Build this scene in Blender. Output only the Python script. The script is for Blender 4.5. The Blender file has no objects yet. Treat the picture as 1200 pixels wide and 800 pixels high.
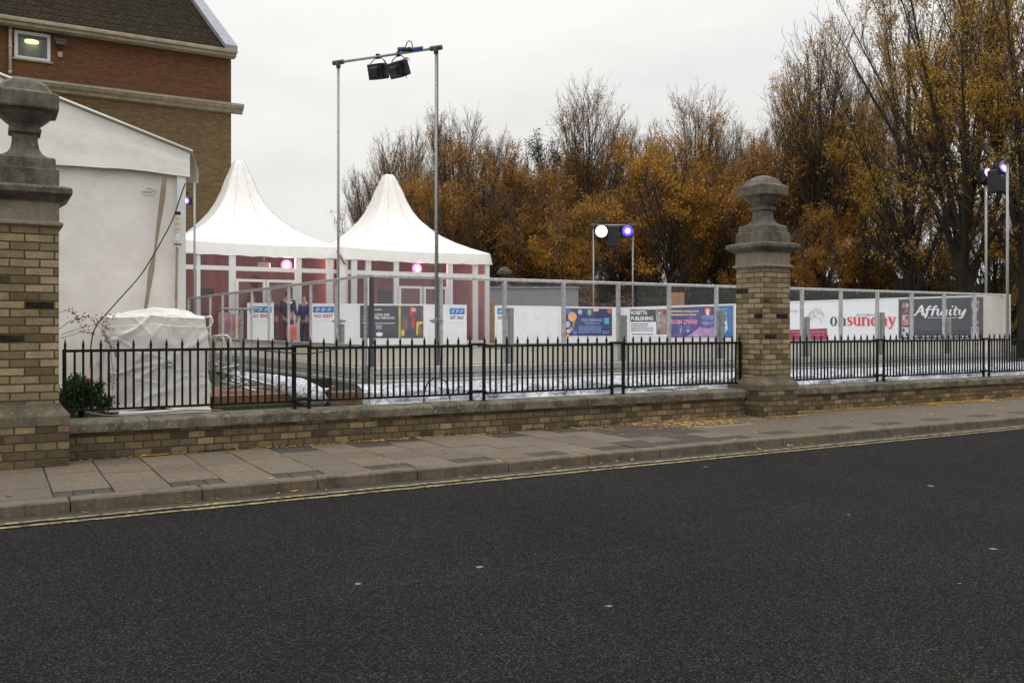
import bpy, bmesh, math, random
from mathutils import Vector, Matrix, noise
R = math.radians
sc = bpy.context.scene
COL = sc.collection
# ------------------------------------------------------------ survey: pixel of the photograph (1200x800) + depth -> world point
F, HZ, EYE = 1050.0, 383.0, 1.6
SA, CA = math.sin(R(30.1)), math.cos(R(30.1))
def P(px, d, z=None, py=None):
    u = (px-600)/F
    if py is not None: z = EYE+(HZ-py)/F*d
    return Vector((d*(SA+CA*u), d*(CA-SA*u), z or 0.0))
def PY(px, Y, py=None, z=None):          # point on the plane Y = const
    u = (px-600)/F
    return P(px, Y/(CA-SA*u), z, py)
# ------------------------------------------------------------ materials
def new_mat(name):
    m = bpy.data.materials.new(name); m.use_nodes = True
    nt = m.node_tree; nt.nodes.clear()
    out = nt.nodes.new('ShaderNodeOutputMaterial')
    b = nt.nodes.new('ShaderNodeBsdfPrincipled'); nt.links.new(b.outputs[0], out.inputs[0])
    return m, nt, b, out
def N(nt, t, **k):
    n = nt.nodes.new(t)
    for a, v in k.items():
        if a in ('inp',):
            for i, x in v.items(): n.inputs[i].default_value = x
        else: setattr(n, a, v)
    return n
def ramp(nt, fac, stops, interp='LINEAR'):
    r = nt.nodes.new('ShaderNodeValToRGB'); e = r.color_ramp.elements
    r.color_ramp.interpolation = interp
    while len(e) < len(stops): e.new(0.5)
    for i, (p, c) in enumerate(stops):
        e[i].position = p; e[i].color = (*c, 1) if len(c) == 3 else c
    nt.links.new(fac, r.inputs[0]); return r.outputs[0]
def mixc(nt, fac, a, b, mode='MIX'):
    m = nt.nodes.new('ShaderNodeMix'); m.data_type = 'RGBA'; m.blend_type = mode
    for s, v in ((m.inputs[0], fac), (m.inputs[6], a), (m.inputs[7], b)):
        if isinstance(v, bpy.types.NodeSocket): nt.links.new(v, s)
        elif isinstance(v, (int, float)): s.default_value = v
        else: s.default_value = (*v, 1)
    return m.outputs[2]
def noi(nt, co, scale, detail=4, rough=.55):
    n = N(nt, 'ShaderNodeTexNoise'); n.inputs['Scale'].default_value = scale
    n.inputs['Detail'].default_value = detail; n.inputs['Roughness'].default_value = rough
    nt.links.new(co, n.inputs['Vector']); return n.outputs['Fac']
def bump(nt, b, h, strength, dist=.01):
    n = N(nt, 'ShaderNodeBump'); n.inputs['Strength'].default_value = strength; n.inputs['Distance'].default_value = dist
    nt.links.new(h, n.inputs['Height']); nt.links.new(n.outputs[0], b.inputs['Normal']); return n
def objco(nt): return N(nt, 'ShaderNodeTexCoord').outputs['Object']
def scaled(nt, co, s):
    m = N(nt, 'ShaderNodeMapping'); m.inputs['Scale'].default_value = s
    nt.links.new(co, m.inputs['Vector']); return m.outputs[0]
def M(name, col, rough=.6, metal=0, var=.25, scale=4, bmp=0, bscale=40, dirt=None, dfac=.4, spec=.4):
    m, nt, b, out = new_mat(name); co = objco(nt)
    f = noi(nt, co, scale)
    lo = tuple(c*(1-var) for c in col); hi = tuple(min(1, c*(1+var)) for c in col)
    c = ramp(nt, f, [(.3, lo), (.7, hi)])
    if dirt:
        f2 = noi(nt, co, scale*2.3, 6, .7)
        fr = ramp(nt, f2, [(.48, (0, 0, 0)), (.68, (dfac,)*3)])
        c = mixc(nt, fr, c, dirt)
    nt.links.new(c, b.inputs['Base Color'])
    b.inputs['Roughness'].default_value = rough; b.inputs['Metallic'].default_value = metal
    b.inputs['Specular IOR Level'].default_value = spec
    if bmp: bump(nt, b, noi(nt, co, bscale, 6, .6), bmp)
    return m
def M_emit(name, col, s):
    m, nt, b, out = new_mat(name)
    b.inputs['Base Color'].default_value = (*col, 1)
    b.inputs['Emission Color'].default_value = (*col, 1); b.inputs['Emission Strength'].default_value = s
    return m
def M_brick(name, stops, mortar=(.2, .17, .13), w=.225, h=.075, off=.5, dark=(.05, .045, .035), dfac=.75, stain=1.6, mort=.010, bs=.7):
    m, nt, b, out = new_mat(name)
    tc = N(nt, 'ShaderNodeTexCoord'); uv = tc.outputs['UV']
    wob = N(nt, 'ShaderNodeTexNoise'); wob.inputs['Scale'].default_value = 9
    nt.links.new(uv, wob.inputs['Vector'])
    va = N(nt, 'ShaderNodeVectorMath', operation='MULTIPLY_ADD')
    nt.links.new(wob.outputs['Color'], va.inputs[0]); va.inputs[1].default_value = (.016, .013, 0); nt.links.new(uv, va.inputs[2])
    br = N(nt, 'ShaderNodeTexBrick', offset=off, squash=1)
    nt.links.new(va.outputs[0], br.inputs['Vector'])
    for k, v in (('Scale', 1), ('Mortar Size', mort), ('Mortar Smooth', .6), ('Bias', 0), ('Brick Width', w), ('Row Height', h)): br.inputs[k].default_value = v
    br.inputs['Color1'].default_value = (0, 0, 0, 1); br.inputs['Color2'].default_value = (1, 1, 1, 1); br.inputs['Mortar'].default_value = (.5, .5, .5, 1)
    c = ramp(nt, br.outputs['Color'], stops, 'LINEAR')
    fine = noi(nt, uv, 55, 5, .7)
    c = mixc(nt, .55, c, ramp(nt, fine, [(.34, (.22, .21, .20)), (.62, (1, 1, 1))]), 'MULTIPLY')
    c = mixc(nt, .35, c, ramp(nt, noi(nt, uv, 8, 6, .7), [(.36, (.42, .40, .38)), (.6, (1, 1, 1))]), 'MULTIPLY')
    st = noi(nt, uv, stain, 6, .65)
    c = mixc(nt, ramp(nt, st, [(.45, (0, 0, 0)), (.66, (dfac,)*3)]), c, dark)
    c = mixc(nt, br.outputs['Fac'], c, mortar)
    nt.links.new(c, b.inputs['Base Color']); b.inputs['Roughness'].default_value = .95; b.inputs['Specular IOR Level'].default_value = .12
    inv = N(nt, 'ShaderNodeMath', operation='SUBTRACT'); inv.inputs[0].default_value = 1; nt.links.new(br.outputs['Fac'], inv.inputs[1])
    ad = N(nt, 'ShaderNodeMath', operation='MULTIPLY_ADD'); nt.links.new(fine, ad.inputs[0]); ad.inputs[1].default_value = .5; nt.links.new(inv.outputs[0], ad.inputs[2])
    bump(nt, b, ad.outputs[0], bs, .008)
    return m
def M_glass(name, tint=(.95, .96, .97), gloss=.1, haze=.05, hazecol=(.6, .6, .62), streak=False):
    m = bpy.data.materials.new(name); m.use_nodes = True; nt = m.node_tree; nt.nodes.clear()
    out = N(nt, 'ShaderNodeOutputMaterial'); t = N(nt, 'ShaderNodeBsdfTransparent'); t.inputs[0].default_value = (*tint, 1)
    g = N(nt, 'ShaderNodeBsdfGlossy'); g.inputs['Roughness'].default_value = .03
    lw = N(nt, 'ShaderNodeLayerWeight'); lw.inputs[0].default_value = .5
    pw = N(nt, 'ShaderNodeMath', operation='POWER'); nt.links.new(lw.outputs['Facing'], pw.inputs[0]); pw.inputs[1].default_value = 5
    mu = N(nt, 'ShaderNodeMath', operation='MULTIPLY_ADD'); nt.links.new(pw.outputs[0], mu.inputs[0]); mu.inputs[1].default_value = .5*gloss; mu.inputs[2].default_value = .03*gloss
    mx = N(nt, 'ShaderNodeMixShader'); nt.links.new(mu.outputs[0], mx.inputs[0]); nt.links.new(t.outputs[0], mx.inputs[1]); nt.links.new(g.outputs[0], mx.inputs[2])
    d = N(nt, 'ShaderNodeBsdfDiffuse'); d.inputs[0].default_value = (*hazecol, 1)
    m2 = N(nt, 'ShaderNodeMixShader'); co = objco(nt)
    f = noi(nt, scaled(nt, co, (1, 1, 1)), 2.2, 8, .75)
    sc_ = noi(nt, scaled(nt, co, (3, 3, 25)), 9, 8, .8)
    a = ramp(nt, f, [(.35, (haze*.4,)*3), (.65, (haze,)*3)]); c2 = ramp(nt, sc_, [(.6, (0, 0, 0)), (.72, (haze*2.2,)*3)])
    ssum = mixc(nt, 1.0, a, c2, 'ADD')
    nt.links.new(ssum, m2.inputs[0]); nt.links.new(mx.outputs[0], m2.inputs[1]); nt.links.new(d.outputs[0], m2.inputs[2])
    nt.links.new(m2.outputs[0], out.inputs[0]); return m
def M_leaf(name, stops, rough=.6):
    m, nt, b, out = new_mat(name)
    g = N(nt, 'ShaderNodeNewGeometry'); co = objco(nt); f = noi(nt, co, .55, 3)
    ad = N(nt, 'ShaderNodeMath', operation='MULTIPLY_ADD'); nt.links.new(f, ad.inputs[0]); ad.inputs[1].default_value = 1.1
    hl = N(nt, 'ShaderNodeMath', operation='MULTIPLY_ADD'); nt.links.new(g.outputs['Random Per Island'], hl.inputs[0]); hl.inputs[1].default_value = .75; hl.inputs[2].default_value = -.4
    nt.links.new(hl.outputs[0], ad.inputs[2])
    c = ramp(nt, ad.outputs[0], stops)
    nt.links.new(c, b.inputs['Base Color']); b.inputs['Roughness'].default_value = rough
    b.inputs['Specular IOR Level'].default_value = .2
    tr = N(nt, 'ShaderNodeBsdfTranslucent'); nt.links.new(c, tr.inputs[0])
    mx = N(nt, 'ShaderNodeMixShader'); mx.inputs[0].default_value = .3
    nt.links.new(b.outputs[0], mx.inputs[1]); nt.links.new(tr.outputs[0], mx.inputs[2]); nt.links.new(mx.outputs[0], out.inputs[0])
    return m
# stock
yb = [(0, (.02, .017, .015)), (.03, (.03, .026, .02)), (.05, (.17, .13, .068)), (.3, (.29, .228, .125)), (.6, (.41, .325, .185)), (.88, (.52, .42, .25)), (1, (.33, .24, .135))]
m_brick = M_brick('yellow_stock_brick', yb, mortar=(.075, .058, .040), w=.30, h=.0925, mort=.011, stain=2.3, dfac=.40, dark=(.12, .096, .06), bs=1.0)
m_brick_low = M_brick('sooty_wall_brick', [(0, (.06, .05, .036)), (.12, (.15, .115, .07)), (.5, (.23, .172, .098)), (.75, (.27, .20, .11)), (.93, (.38, .29, .16)), (1, (.42, .32, .18))], mortar=(.075, .060, .042), w=.215, h=.094, mort=.012, stain=2.6, dfac=.60, dark=(.075, .06, .041), bs=1.0)
m_redbrick = M_brick('red_brick', [(0, (.145, .068, .034)), (.5, (.185, .084, .042)), (1, (.215, .102, .052))], mortar=(.115, .065, .038), dfac=.2, stain=.6, dark=(.12, .06, .04), bs=.3)
m_bufbrick = M_brick('buff_brick', [(0, (.17, .112, .056)), (.5, (.215, .145, .073)), (1, (.26, .18, .094))], mortar=(.13, .092, .052), dfac=.25, stain=.5, dark=(.12, .08, .05), bs=.3)
m_tile = M_brick('roof_tiles', [(0, (.035, .025, .014)), (.5, (.075, .053, .030)), (1, (.12, .086, .048))], mortar=(.008, .007, .006), w=.2, h=.16, mort=.03, stain=.7, dfac=.4, dark=(.05, .055, .035), bs=1)
def M_stone(name, base, dark, lich, d0=.42, d1=.62):
    m, nt, b, out = new_mat(name); co = objco(nt)
    c = ramp(nt, noi(nt, co, 5, 8, .7), [(.3, tuple(x*.75 for x in base)), (.7, base)])
    c = mixc(nt, ramp(nt, noi(nt, co, 3.2, 8, .72), [(d0, (0, 0, 0)), (d1, (.9,)*3)]), c, dark)
    c = mixc(nt, ramp(nt, noi(nt, co, 24, 6, .75), [(.56, (0, 0, 0)), (.64, (.75,)*3)]), c, lich)
    c = mixc(nt, ramp(nt, noi(nt, scaled(nt, co, (14, 14, 1.5)), 1.5, 6, .7), [(.5, (0, 0, 0)), (.7, (.6,)*3)]), c, dark)
    nt.links.new(c, b.inputs['Base Color']); b.inputs['Roughness'].default_value = .95
    bump(nt, b, noi(nt, co, 60, 8, .7), .5, .008); return m
m_cap = M_stone('weathered_cap_stone', (.17, .15, .115), (.048, .043, .036), (.22, .20, .15), .42, .62)
m_frieze = M_stone('tan_stone', (.27, .22, .165), (.14, .115, .085), (.33, .28, .21), .50, .72)
m_coping = M_stone('coping_stone', (.19, .17, .115), (.055, .048, .033), (.34, .32, .22), .40, .56)
m_plinth = M_stone('plinth_stone', (.165, .135, .088), (.070, .058, .040), (.24, .215, .155), .45, .64)
m_black = M('black_paint', (.006, .006, .0065), .55, var=.3, scale=20, spec=.2, dirt=(.03, .015, .01), dfac=.25)
m_blackp = M('black_plastic', (.010, .010, .012), .55)
m_lens = M('dark_lens', (.02, .02, .03), .1)
m_alu = M('aluminium', (.56, .56, .55), .42, metal=.6, var=.12, scale=8, dirt=(.12, .11, .10), dfac=.5)
m_galv = M('galvanised_steel', (.34, .35, .35), .5, metal=.6, var=.22, scale=30, dirt=(.12, .11, .10), dfac=.5)
m_dark_post = M('dark_steel', (.075, .075, .08), .5, metal=.3)
m_pvc = M('white_pvc', (.84, .82, .78), .5, var=.04, scale=1.6, bmp=.3, bscale=3, dirt=(.52, .48, .40), dfac=.25)
def M_tarp(name, col, zs=(), crease=.5, sc_=2.5, dirt=(.45, .4, .34), dfac=.3):
    m = M(name, col, .5, var=.05, scale=1.4, dirt=dirt, dfac=dfac); nt = m.node_tree; b = nt.nodes['Principled BSDF'] if 'Principled BSDF' in nt.nodes else [n for n in nt.nodes if n.type == 'BSDF_PRINCIPLED'][0]
    co = objco(nt); w_ = N(nt, 'ShaderNodeTexNoise'); w_.inputs['Scale'].default_value = 1.2; nt.links.new(co, w_.inputs['Vector'])
    va = N(nt, 'ShaderNodeVectorMath', operation='MULTIPLY_ADD'); nt.links.new(w_.outputs['Color'], va.inputs[0]); va.inputs[1].default_value = (.7, .7, .7); nt.links.new(co, va.inputs[2])
    v = N(nt, 'ShaderNodeTexVoronoi', feature='DISTANCE_TO_EDGE'); v.inputs['Scale'].default_value = sc_; nt.links.new(va.outputs[0], v.inputs['Vector'])
    v1 = N(nt, 'ShaderNodeTexVoronoi'); v1.inputs['Scale'].default_value = sc_*1.7; nt.links.new(va.outputs[0], v1.inputs['Vector'])
    mr = ramp(nt, v.outputs['Distance'], [(0, (1, 1, 1)), (.10, (0, 0, 0))])
    ad = N(nt, 'ShaderNodeMath', operation='MULTIPLY_ADD'); nt.links.new(v1.outputs['Distance'], ad.inputs[0]); ad.inputs[1].default_value = .8; nt.links.new(mr, ad.inputs[2]); h = ad.outputs[0]
    sp = N(nt, 'ShaderNodeSeparateXYZ'); nt.links.new(co, sp.inputs[0])
    for z in zs:
        c1 = N(nt, 'ShaderNodeMath', operation='COMPARE'); nt.links.new(sp.outputs[2], c1.inputs[0]); c1.inputs[1].default_value = z; c1.inputs[2].default_value = .014
        a2 = N(nt, 'ShaderNodeMath', operation='MULTIPLY_ADD'); nt.links.new(c1.outputs[0], a2.inputs[0]); a2.inputs[1].default_value = .8; nt.links.new(h, a2.inputs[2]); h = a2.outputs[0]
    bump(nt, b, h, crease, .03); return m
m_pvc2 = M_tarp('white_tent_wall_pvc', (.80, .755, .71), (1.89, 2.93), .13, .9, (.56, .50, .44), .3)
m_cover = M_tarp('grey_white_tarpaulin', (.66, .64, .60), (), .30, 2.2, (.34, .31, .27), .45)
m_sheet = M_tarp('silver_white_sheeting', (.60, .62, .66), (), 1.0, 4.0, (.25, .26, .29), .65)  # blue-grey patches: shade between the lumps put into the sheet colour
m_white = M('white_board', (.72, .70, .66), .5, var=.04, scale=1.5, dirt=(.5, .48, .43), dfac=.25)
m_cream = M('cream_board', (.62, .59, .50), .5, var=.05, scale=1.5, dirt=(.42, .38, .30), dfac=.35)
m_frame = M('white_frame', (.72, .71, .69), .45, var=.03)
m_acr = M_glass('clear_acrylic', (.94, .945, .96), gloss=.7, haze=.034, hazecol=(.50, .50, .56))
m_glass = M_glass('window_glass', (.88, .9, .9), gloss=1.1, haze=.03)
m_lining = M('lamplit_pink_lining', (.56, .235, .21), .7, var=.12, scale=1.5)  # pink of the lamplight put into the lining's base colour
m_ice = M('ice', (.75, .78, .82), .25, var=.04)
m_wood = M('orange_timber', (.17, .083, .038), .7, var=.25, scale=9, bmp=.2, dirt=(.10, .06, .04))
m_brownwood = M('brown_timber', (.16, .10, .06), .8, var=.3, scale=9, bmp=.2)
m_strap = M('tan_webbing', (.30, .235, .17), .8, var=.2, scale=6)
m_lead = M('lead_sheet', (.22, .235, .27), .55, metal=.2, var=.2, scale=3)
m_cstone = M('cream_cornice', (.33, .28, .19), .8, var=.2, scale=3, dirt=(.12, .10, .07))
m_pipe = M('cream_pipe', (.45, .38, .28), .6, var=.12)
m_bark = M('tree_bark', (.034, .026, .019), .9, var=.35, scale=6, dirt=(.04, .043, .024), dfac=.4)
m_bark2 = M('pale_twig_bark', (.115, .080, .055), .9, var=.3, scale=2)
lo_ = [(0, (.06, .032, .012)), (.2, (.24, .12, .022)), (.55, (.48, .235, .035)), (1, (.66, .37, .065))]
ly_ = [(0, (.07, .045, .013)), (.2, (.26, .15, .028)), (.5, (.52, .30, .045)), (1, (.66, .42, .08))]
lb_ = [(0, (.04, .023, .010)), (.3, (.16, .078, .020)), (.6, (.34, .165, .035)), (1, (.52, .28, .06))]
le_ = [(0, (.010, .014, .008)), (.5, (.025, .035, .016)), (1, (.055, .065, .03))]
m_l_or, m_l_ye, m_l_br, m_l_ev = M_leaf('orange_leaves', lo_), M_leaf('ochre_leaves', ly_), M_leaf('russet_leaves', lb_), M_leaf('evergreen_leaves', le_)
m_l_gr = M_leaf('shrub_leaves', [(0, (.012, .03, .01)), (.5, (.03, .075, .02)), (1, (.07, .14, .035))])
m_l_dead = M_leaf('dried_leaves', [(0, (.10, .04, .025)), (.6, (.26, .14, .09)), (1, (.38, .26, .17))])
m_l_fall = M_leaf('fallen_leaf_litter', [(0, (.16, .07, .02)), (.4, (.50, .27, .045)), (1, (.75, .50, .12))])
# ------------------------------------------------------------ mesh builder
def noise3(p, s=1.0): return noise.noise(Vector(p)*s)
class MB:
    def __init__(s): s.v = []; s.f = []; s.mi = []; s.sm = []
    def add(s, vs, fs, mi=0, sm=False):
        o = len(s.v); s.v += [tuple(v) for v in vs]; s.f += [tuple(i+o for i in f) for f in fs]
        s.mi += [mi]*len(fs); s.sm += [sm]*len(fs); return s
    def box(s, x0, x1, y0, y1, z0, z1, mi=0, bev=0):
        if bev:
            b = bev
            rings = [(x0+b, x1-b, y0+b, y1-b, z0), (x0, x1, y0, y1, z0+b), (x0, x1, y0, y1, z1-b), (x0+b, x1-b, y0+b, y1-b, z1)]
            vs = []
            for (a, c, d, e, z) in rings: vs += [(a, d, z), (c, d, z), (c, e, z), (a, e, z)]
            fs = [(3, 2, 1, 0), (12, 13, 14, 15)]
            for k in range(3):
                for i in range(4): fs.append((k*4+i, k*4+(i+1) % 4, (k+1)*4+(i+1) % 4, (k+1)*4+i))
            return s.add(vs, fs, mi)
        vs = [(x0, y0, z0), (x1, y0, z0), (x1, y1, z0), (x0, y1, z0), (x0, y0, z1), (x1, y0, z1), (x1, y1, z1), (x0, y1, z1)]
        return s.add(vs, [(3, 2, 1, 0), (4, 5, 6, 7), (0, 1, 5, 4), (1, 2, 6, 5), (2, 3, 7, 6), (3, 0, 4, 7)], mi)
    def bar(s, p, q, w, h, mi=0):            # rectangular beam between two points, w sideways, h up
        p, q = Vector(p), Vector(q); d = (q-p).normalized()
        up = Vector((0, 0, 1)) if abs(d.z) < .95 else Vector((0, 1, 0))
        sd = d.cross(up).normalized()*(w/2); u = sd.cross(d).normalized()*(h/2)
        vs = [c+a+b for c in (p, q) for a, b in ((-sd, -u), (sd, -u), (sd, u), (-sd, u))]
        return s.add(vs, [(3, 2, 1, 0), (4, 5, 6, 7), (0, 1, 5, 4), (1, 2, 6, 5), (2, 3, 7, 6), (3, 0, 4, 7)], mi)
    def tube(s, pts, r, n=8, mi=0, cap=True):
        pts = [Vector(p) for p in pts]; rs = r if isinstance(r, (list, tuple)) else [r]*len(pts)
        vs = []; ref = None
        for i, p in enumerate(pts):
            d = (pts[min(i+1, len(pts)-1)]-pts[max(i-1, 0)])
            d = d.normalized() if d.length > 1e-9 else Vector((0, 0, 1))
            if ref is None: ref = d.orthogonal().normalized()
            a = (ref-d*ref.dot(d)); a = a.normalized() if a.length > 1e-6 else d.orthogonal().normalized()
            ref = a; b = d.cross(a)
            for k in range(n):
                t = 2*math.pi*k/n; vs.append(p+(a*math.cos(t)+b*math.sin(t))*rs[i])
        fs = []
        for i in range(len(pts)-1):
            for k in range(n): fs.append((i*n+k, i*n+(k+1) % n, (i+1)*n+(k+1) % n, (i+1)*n+k))
        if cap: fs += [tuple(range(n-1, -1, -1)), tuple(range((len(pts)-1)*n, len(pts)*n))]
        return s.add(vs, fs, mi, n > 4)
    def loft(s, rings, mi=0, cap0=True, cap1=True, sm=False):
        n = len(rings[0]); vs = [v for r in rings for v in r]; fs = []
        for i in range(len(rings)-1):
            for k in range(n): fs.append((i*n+k, i*n+(k+1) % n, (i+1)*n+(k+1) % n, (i+1)*n+k))
        if cap0: fs.append(tuple(range(n-1, -1, -1)))
        if cap1: fs.append(tuple(range((len(rings)-1)*n, len(rings)*n)))
        return s.add(vs, fs, mi, sm)
    def grid(s, nu, nv, fn, mi=0, sm=True):
        vs = [fn(i/nu, j/nv) for j in range(nv+1) for i in range(nu+1)]
        fs = [(j*(nu+1)+i, j*(nu+1)+i+1, (j+1)*(nu+1)+i+1, (j+1)*(nu+1)+i) for j in range(nv) for i in range(nu)]
        return s.add(vs, fs, mi, sm)
    def prism(s, poly, axis, a, b, mi=0):     # extrude a closed 2D outline along an axis ('x': outline in y,z ; 'y': x,z)
        mk = (lambda p, t: (t, p[0], p[1])) if axis == 'x' else ((lambda p, t: (p[0], t, p[1])) if axis == 'y' else (lambda p, t: (p[0], p[1], t)))
        n = len(poly); vs = [mk(p, a) for p in poly]+[mk(p, b) for p in poly]
        fs = [tuple(range(n-1, -1, -1)), tuple(range(n, 2*n))]+[(i, (i+1) % n, n+(i+1) % n, n+i) for i in range(n)]
        return s.add(vs, fs, mi)
    def mesh(s, name, mats, inv=None):
        me = bpy.data.meshes.new(name)
        vs = [inv @ Vector(v) for v in s.v] if inv else s.v
        me.from_pydata(vs, [], s.f)
        if len(s.f) < 60000:
            uvl = me.uv_layers.new(name='UVMap').data; co = me.vertices
            for p in me.polygons:
                n = p.normal; ax, ay, az = abs(n.x), abs(n.y), abs(n.z)
                for li in p.loop_indices:
                    c = co[me.loops[li].vertex_index].co
                    uvl[li].uv = (c.x, c.y) if az >= ax and az >= ay else ((c.y+.417, c.z) if ax > ay else (c.x, c.z))
        me.polygons.foreach_set('use_smooth', s.sm); me.polygons.foreach_set('material_index', s.mi)
        for m in (mats if isinstance(mats, (list, tuple)) else [mats]): me.materials.append(m)
        me.update(); return me
    def build(s, name, mats, parent=None, world=True):
        inv = None
        if parent is not None and world:
            inv = Matrix.LocRotScale(parent.location, parent.rotation_euler, None).inverted()
        me = s.mesh(name, mats, inv); o = bpy.data.objects.new(name, me); COL.objects.link(o)
        if parent is not None: o.parent = parent
        return o
def tag(o, label=None, cat=None, group=None, kind=None):
    for k, v in (('label', label), ('category', cat), ('group', group), ('kind', kind)):
        if v: o[k] = v
    return o
def thing(name, label, cat, loc=(0, 0, 0), rz=0, group=None):
    o = bpy.data.objects.new(name, None); COL.objects.link(o); o.empty_display_size = .2
    o.location = loc; o.rotation_euler = (0, 0, rz); return tag(o, label, cat, group)
def struct(o): o['kind'] = 'structure'; return o
def copy_tree(o, parent=None):
    c = o.copy(); COL.objects.link(c)
    if parent is not None: c.parent = parent
    for ch in list(o.children): copy_tree(ch, c)
    return c
rnd = random.Random(5)
# ============================================================ SETTING
m_road, nt, b, out = new_mat('asphalt'); co = objco(nt)
vo = N(nt, 'ShaderNodeTexVoronoi'); vo.inputs['Scale'].default_value = 125; nt.links.new(co, vo.inputs['Vector'])
sep = N(nt, 'ShaderNodeSeparateColor'); nt.links.new(vo.outputs['Color'], sep.inputs[0])
c = ramp(nt, sep.outputs[0], [(0, (.004, .004, .0045)), (.5, (.0122, .0118, .0116)), (.85, (.026, .0252, .0245)), (.98, (.072, .070, .067))])
c = mixc(nt, .8, c, ramp(nt, noi(nt, co, .55, 7, .65), [(.32, (.58, .62, .70)), (.68, (1.05, 1.0, .93))]), 'MULTIPLY')
c = mixc(nt, ramp(nt, noi(nt, co, 30, 3, .6), [(.4, (0, 0, 0)), (.7, (.3,)*3)]), c, (.026, .024, .0215))
v2 = N(nt, 'ShaderNodeTexVoronoi'); v2.inputs['Scale'].default_value = 2.6; v2.inputs['Randomness'].default_value = 1
wv = N(nt, 'ShaderNodeVectorMath', operation='MULTIPLY_ADD'); nn = N(nt, 'ShaderNodeTexNoise'); nn.inputs['Scale'].default_value = 45
nt.links.new(co, nn.inputs['Vector']); nt.links.new(nn.outputs['Color'], wv.inputs[0]); wv.inputs[1].default_value = (.05, .05, 0); nt.links.new(co, wv.inputs[2])
nt.links.new(wv.outputs[0], v2.inputs['Vector'])
s2 = N(nt, 'ShaderNodeSeparateColor'); nt.links.new(v2.outputs['Color'], s2.inputs[0])
th = N(nt, 'ShaderNodeMath', operation='MULTIPLY'); nt.links.new(s2.outputs[1], th.inputs[0]); th.inputs[1].default_value = .085
lt = N(nt, 'ShaderNodeMath', operation='LESS_THAN'); nt.links.new(v2.outputs['Distance'], lt.inputs[0]); nt.links.new(th.outputs[0], lt.inputs[1])
g2 = N(nt, 'ShaderNodeMath', operation='GREATER_THAN'); nt.links.new(s2.outputs[0], g2.inputs[0]); g2.inputs[1].default_value = .45
mm = N(nt, 'ShaderNodeMath', operation='MULTIPLY'); nt.links.new(lt.outputs[0], mm.inputs[0]); nt.links.new(g2.outputs[0], mm.inputs[1])
c = mixc(nt, mm.outputs[0], c, (.20, .195, .185))
nt.links.new(c, b.inputs['Base Color']); b.inputs['Roughness'].default_value = .95; b.inputs['Specular IOR Level'].default_value = .08
bump(nt, b, vo.outputs['Distance'], .8, .006)
ZR = -.12
struct(MB().box(-400, 900, -400, 900, -1.2, -.6).build('ground', M('dark_earth', (.05, .05, .03), .9)))
struct(MB().box(-80, 260, -12, 9.20, -.5, ZR).build('road', m_road))
# gutter strip
m_gut = M('gutter_asphalt', (.034, .028, .022), .9, var=.35, scale=22, bmp=.6, bscale=90, dirt=(.10, .075, .04), dfac=.5)
struct(MB().box(-80, 260, 9.0, 9.238, -.3, ZR+.004).build('gutter', m_gut))
def M_line():
    m, nt, b, out = new_mat('worn_yellow_paint'); co = objco(nt)
    c = ramp(nt, noi(nt, co, 6, 3), [(.3, (.25, .195, .075)), (.7, (.38, .31, .145))])
    f = ramp(nt, noi(nt, scaled(nt, co, (.6, 1.3, 1)), 17, 8, .8), [(.46, (0, 0, 0)), (.54, (1, 1, 1))])
    c = mixc(nt, f, c, (.034, .030, .025)); nt.links.new(c, b.inputs['Base Color']); b.inputs['Roughness'].default_value = .85
    bump(nt, b, noi(nt, co, 80), .5); return m
m_line = M_line()
for y in (8.965, 8.79):
    mb = MB(); n = 900
    def edge(x, s): return y+s*(.040+.014*noise3((x*5, s*7, y*3))+.006*noise3((x*19, s*3, y)))
    xs = [-20+i*.12 for i in range(n)]
    vs = [(x, edge(x, -1), ZR+.008) for x in xs]+[(x, edge(x, 1), ZR+.008) for x in xs]
    mb.add(vs, [(i, i+1, n+i+1, n+i) for i in range(n-1)]); struct(mb.build('yellow_line', m_line))
# long joint in the asphalt
mb = MB(); n = 36; xs = [1.35+i*.1 for i in range(n)]
f_ = lambda x: 5.56+.012*noise3((x*1.3, 0, 0))+.02*noise3((x*.2, 4, 0))
mb.add([(x, f_(x)-.003, ZR+.003) for x in xs]+[(x, f_(x)+.001+.004*noise3((x*6, 2, 2)), ZR+.003) for x in xs], [(i, i+1, n+i+1, n+i) for i in range(n-1)])
struct(mb.build('road_seam', M('pale_road_seam', (.040, .039, .038), .9, var=.5, scale=12)))
# kerb stones
m_kerb = M_stone('kerb_stone', (.150, .118, .080), (.055, .044, .031), (.20, .165, .12), .44, .66)
mb = MB(); x = .615-1.16*10
while x < 60:
    L = 1.16+rnd.uniform(-.02, .02); dz = rnd.uniform(-.004, .004); dy = rnd.uniform(-.004, .004)
    mb.box(x+.006, x+L-.006, 9.24+dy, 9.455, -.3, dz, bev=.016); x += L
struct(mb.build('kerb', m_kerb))
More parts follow.
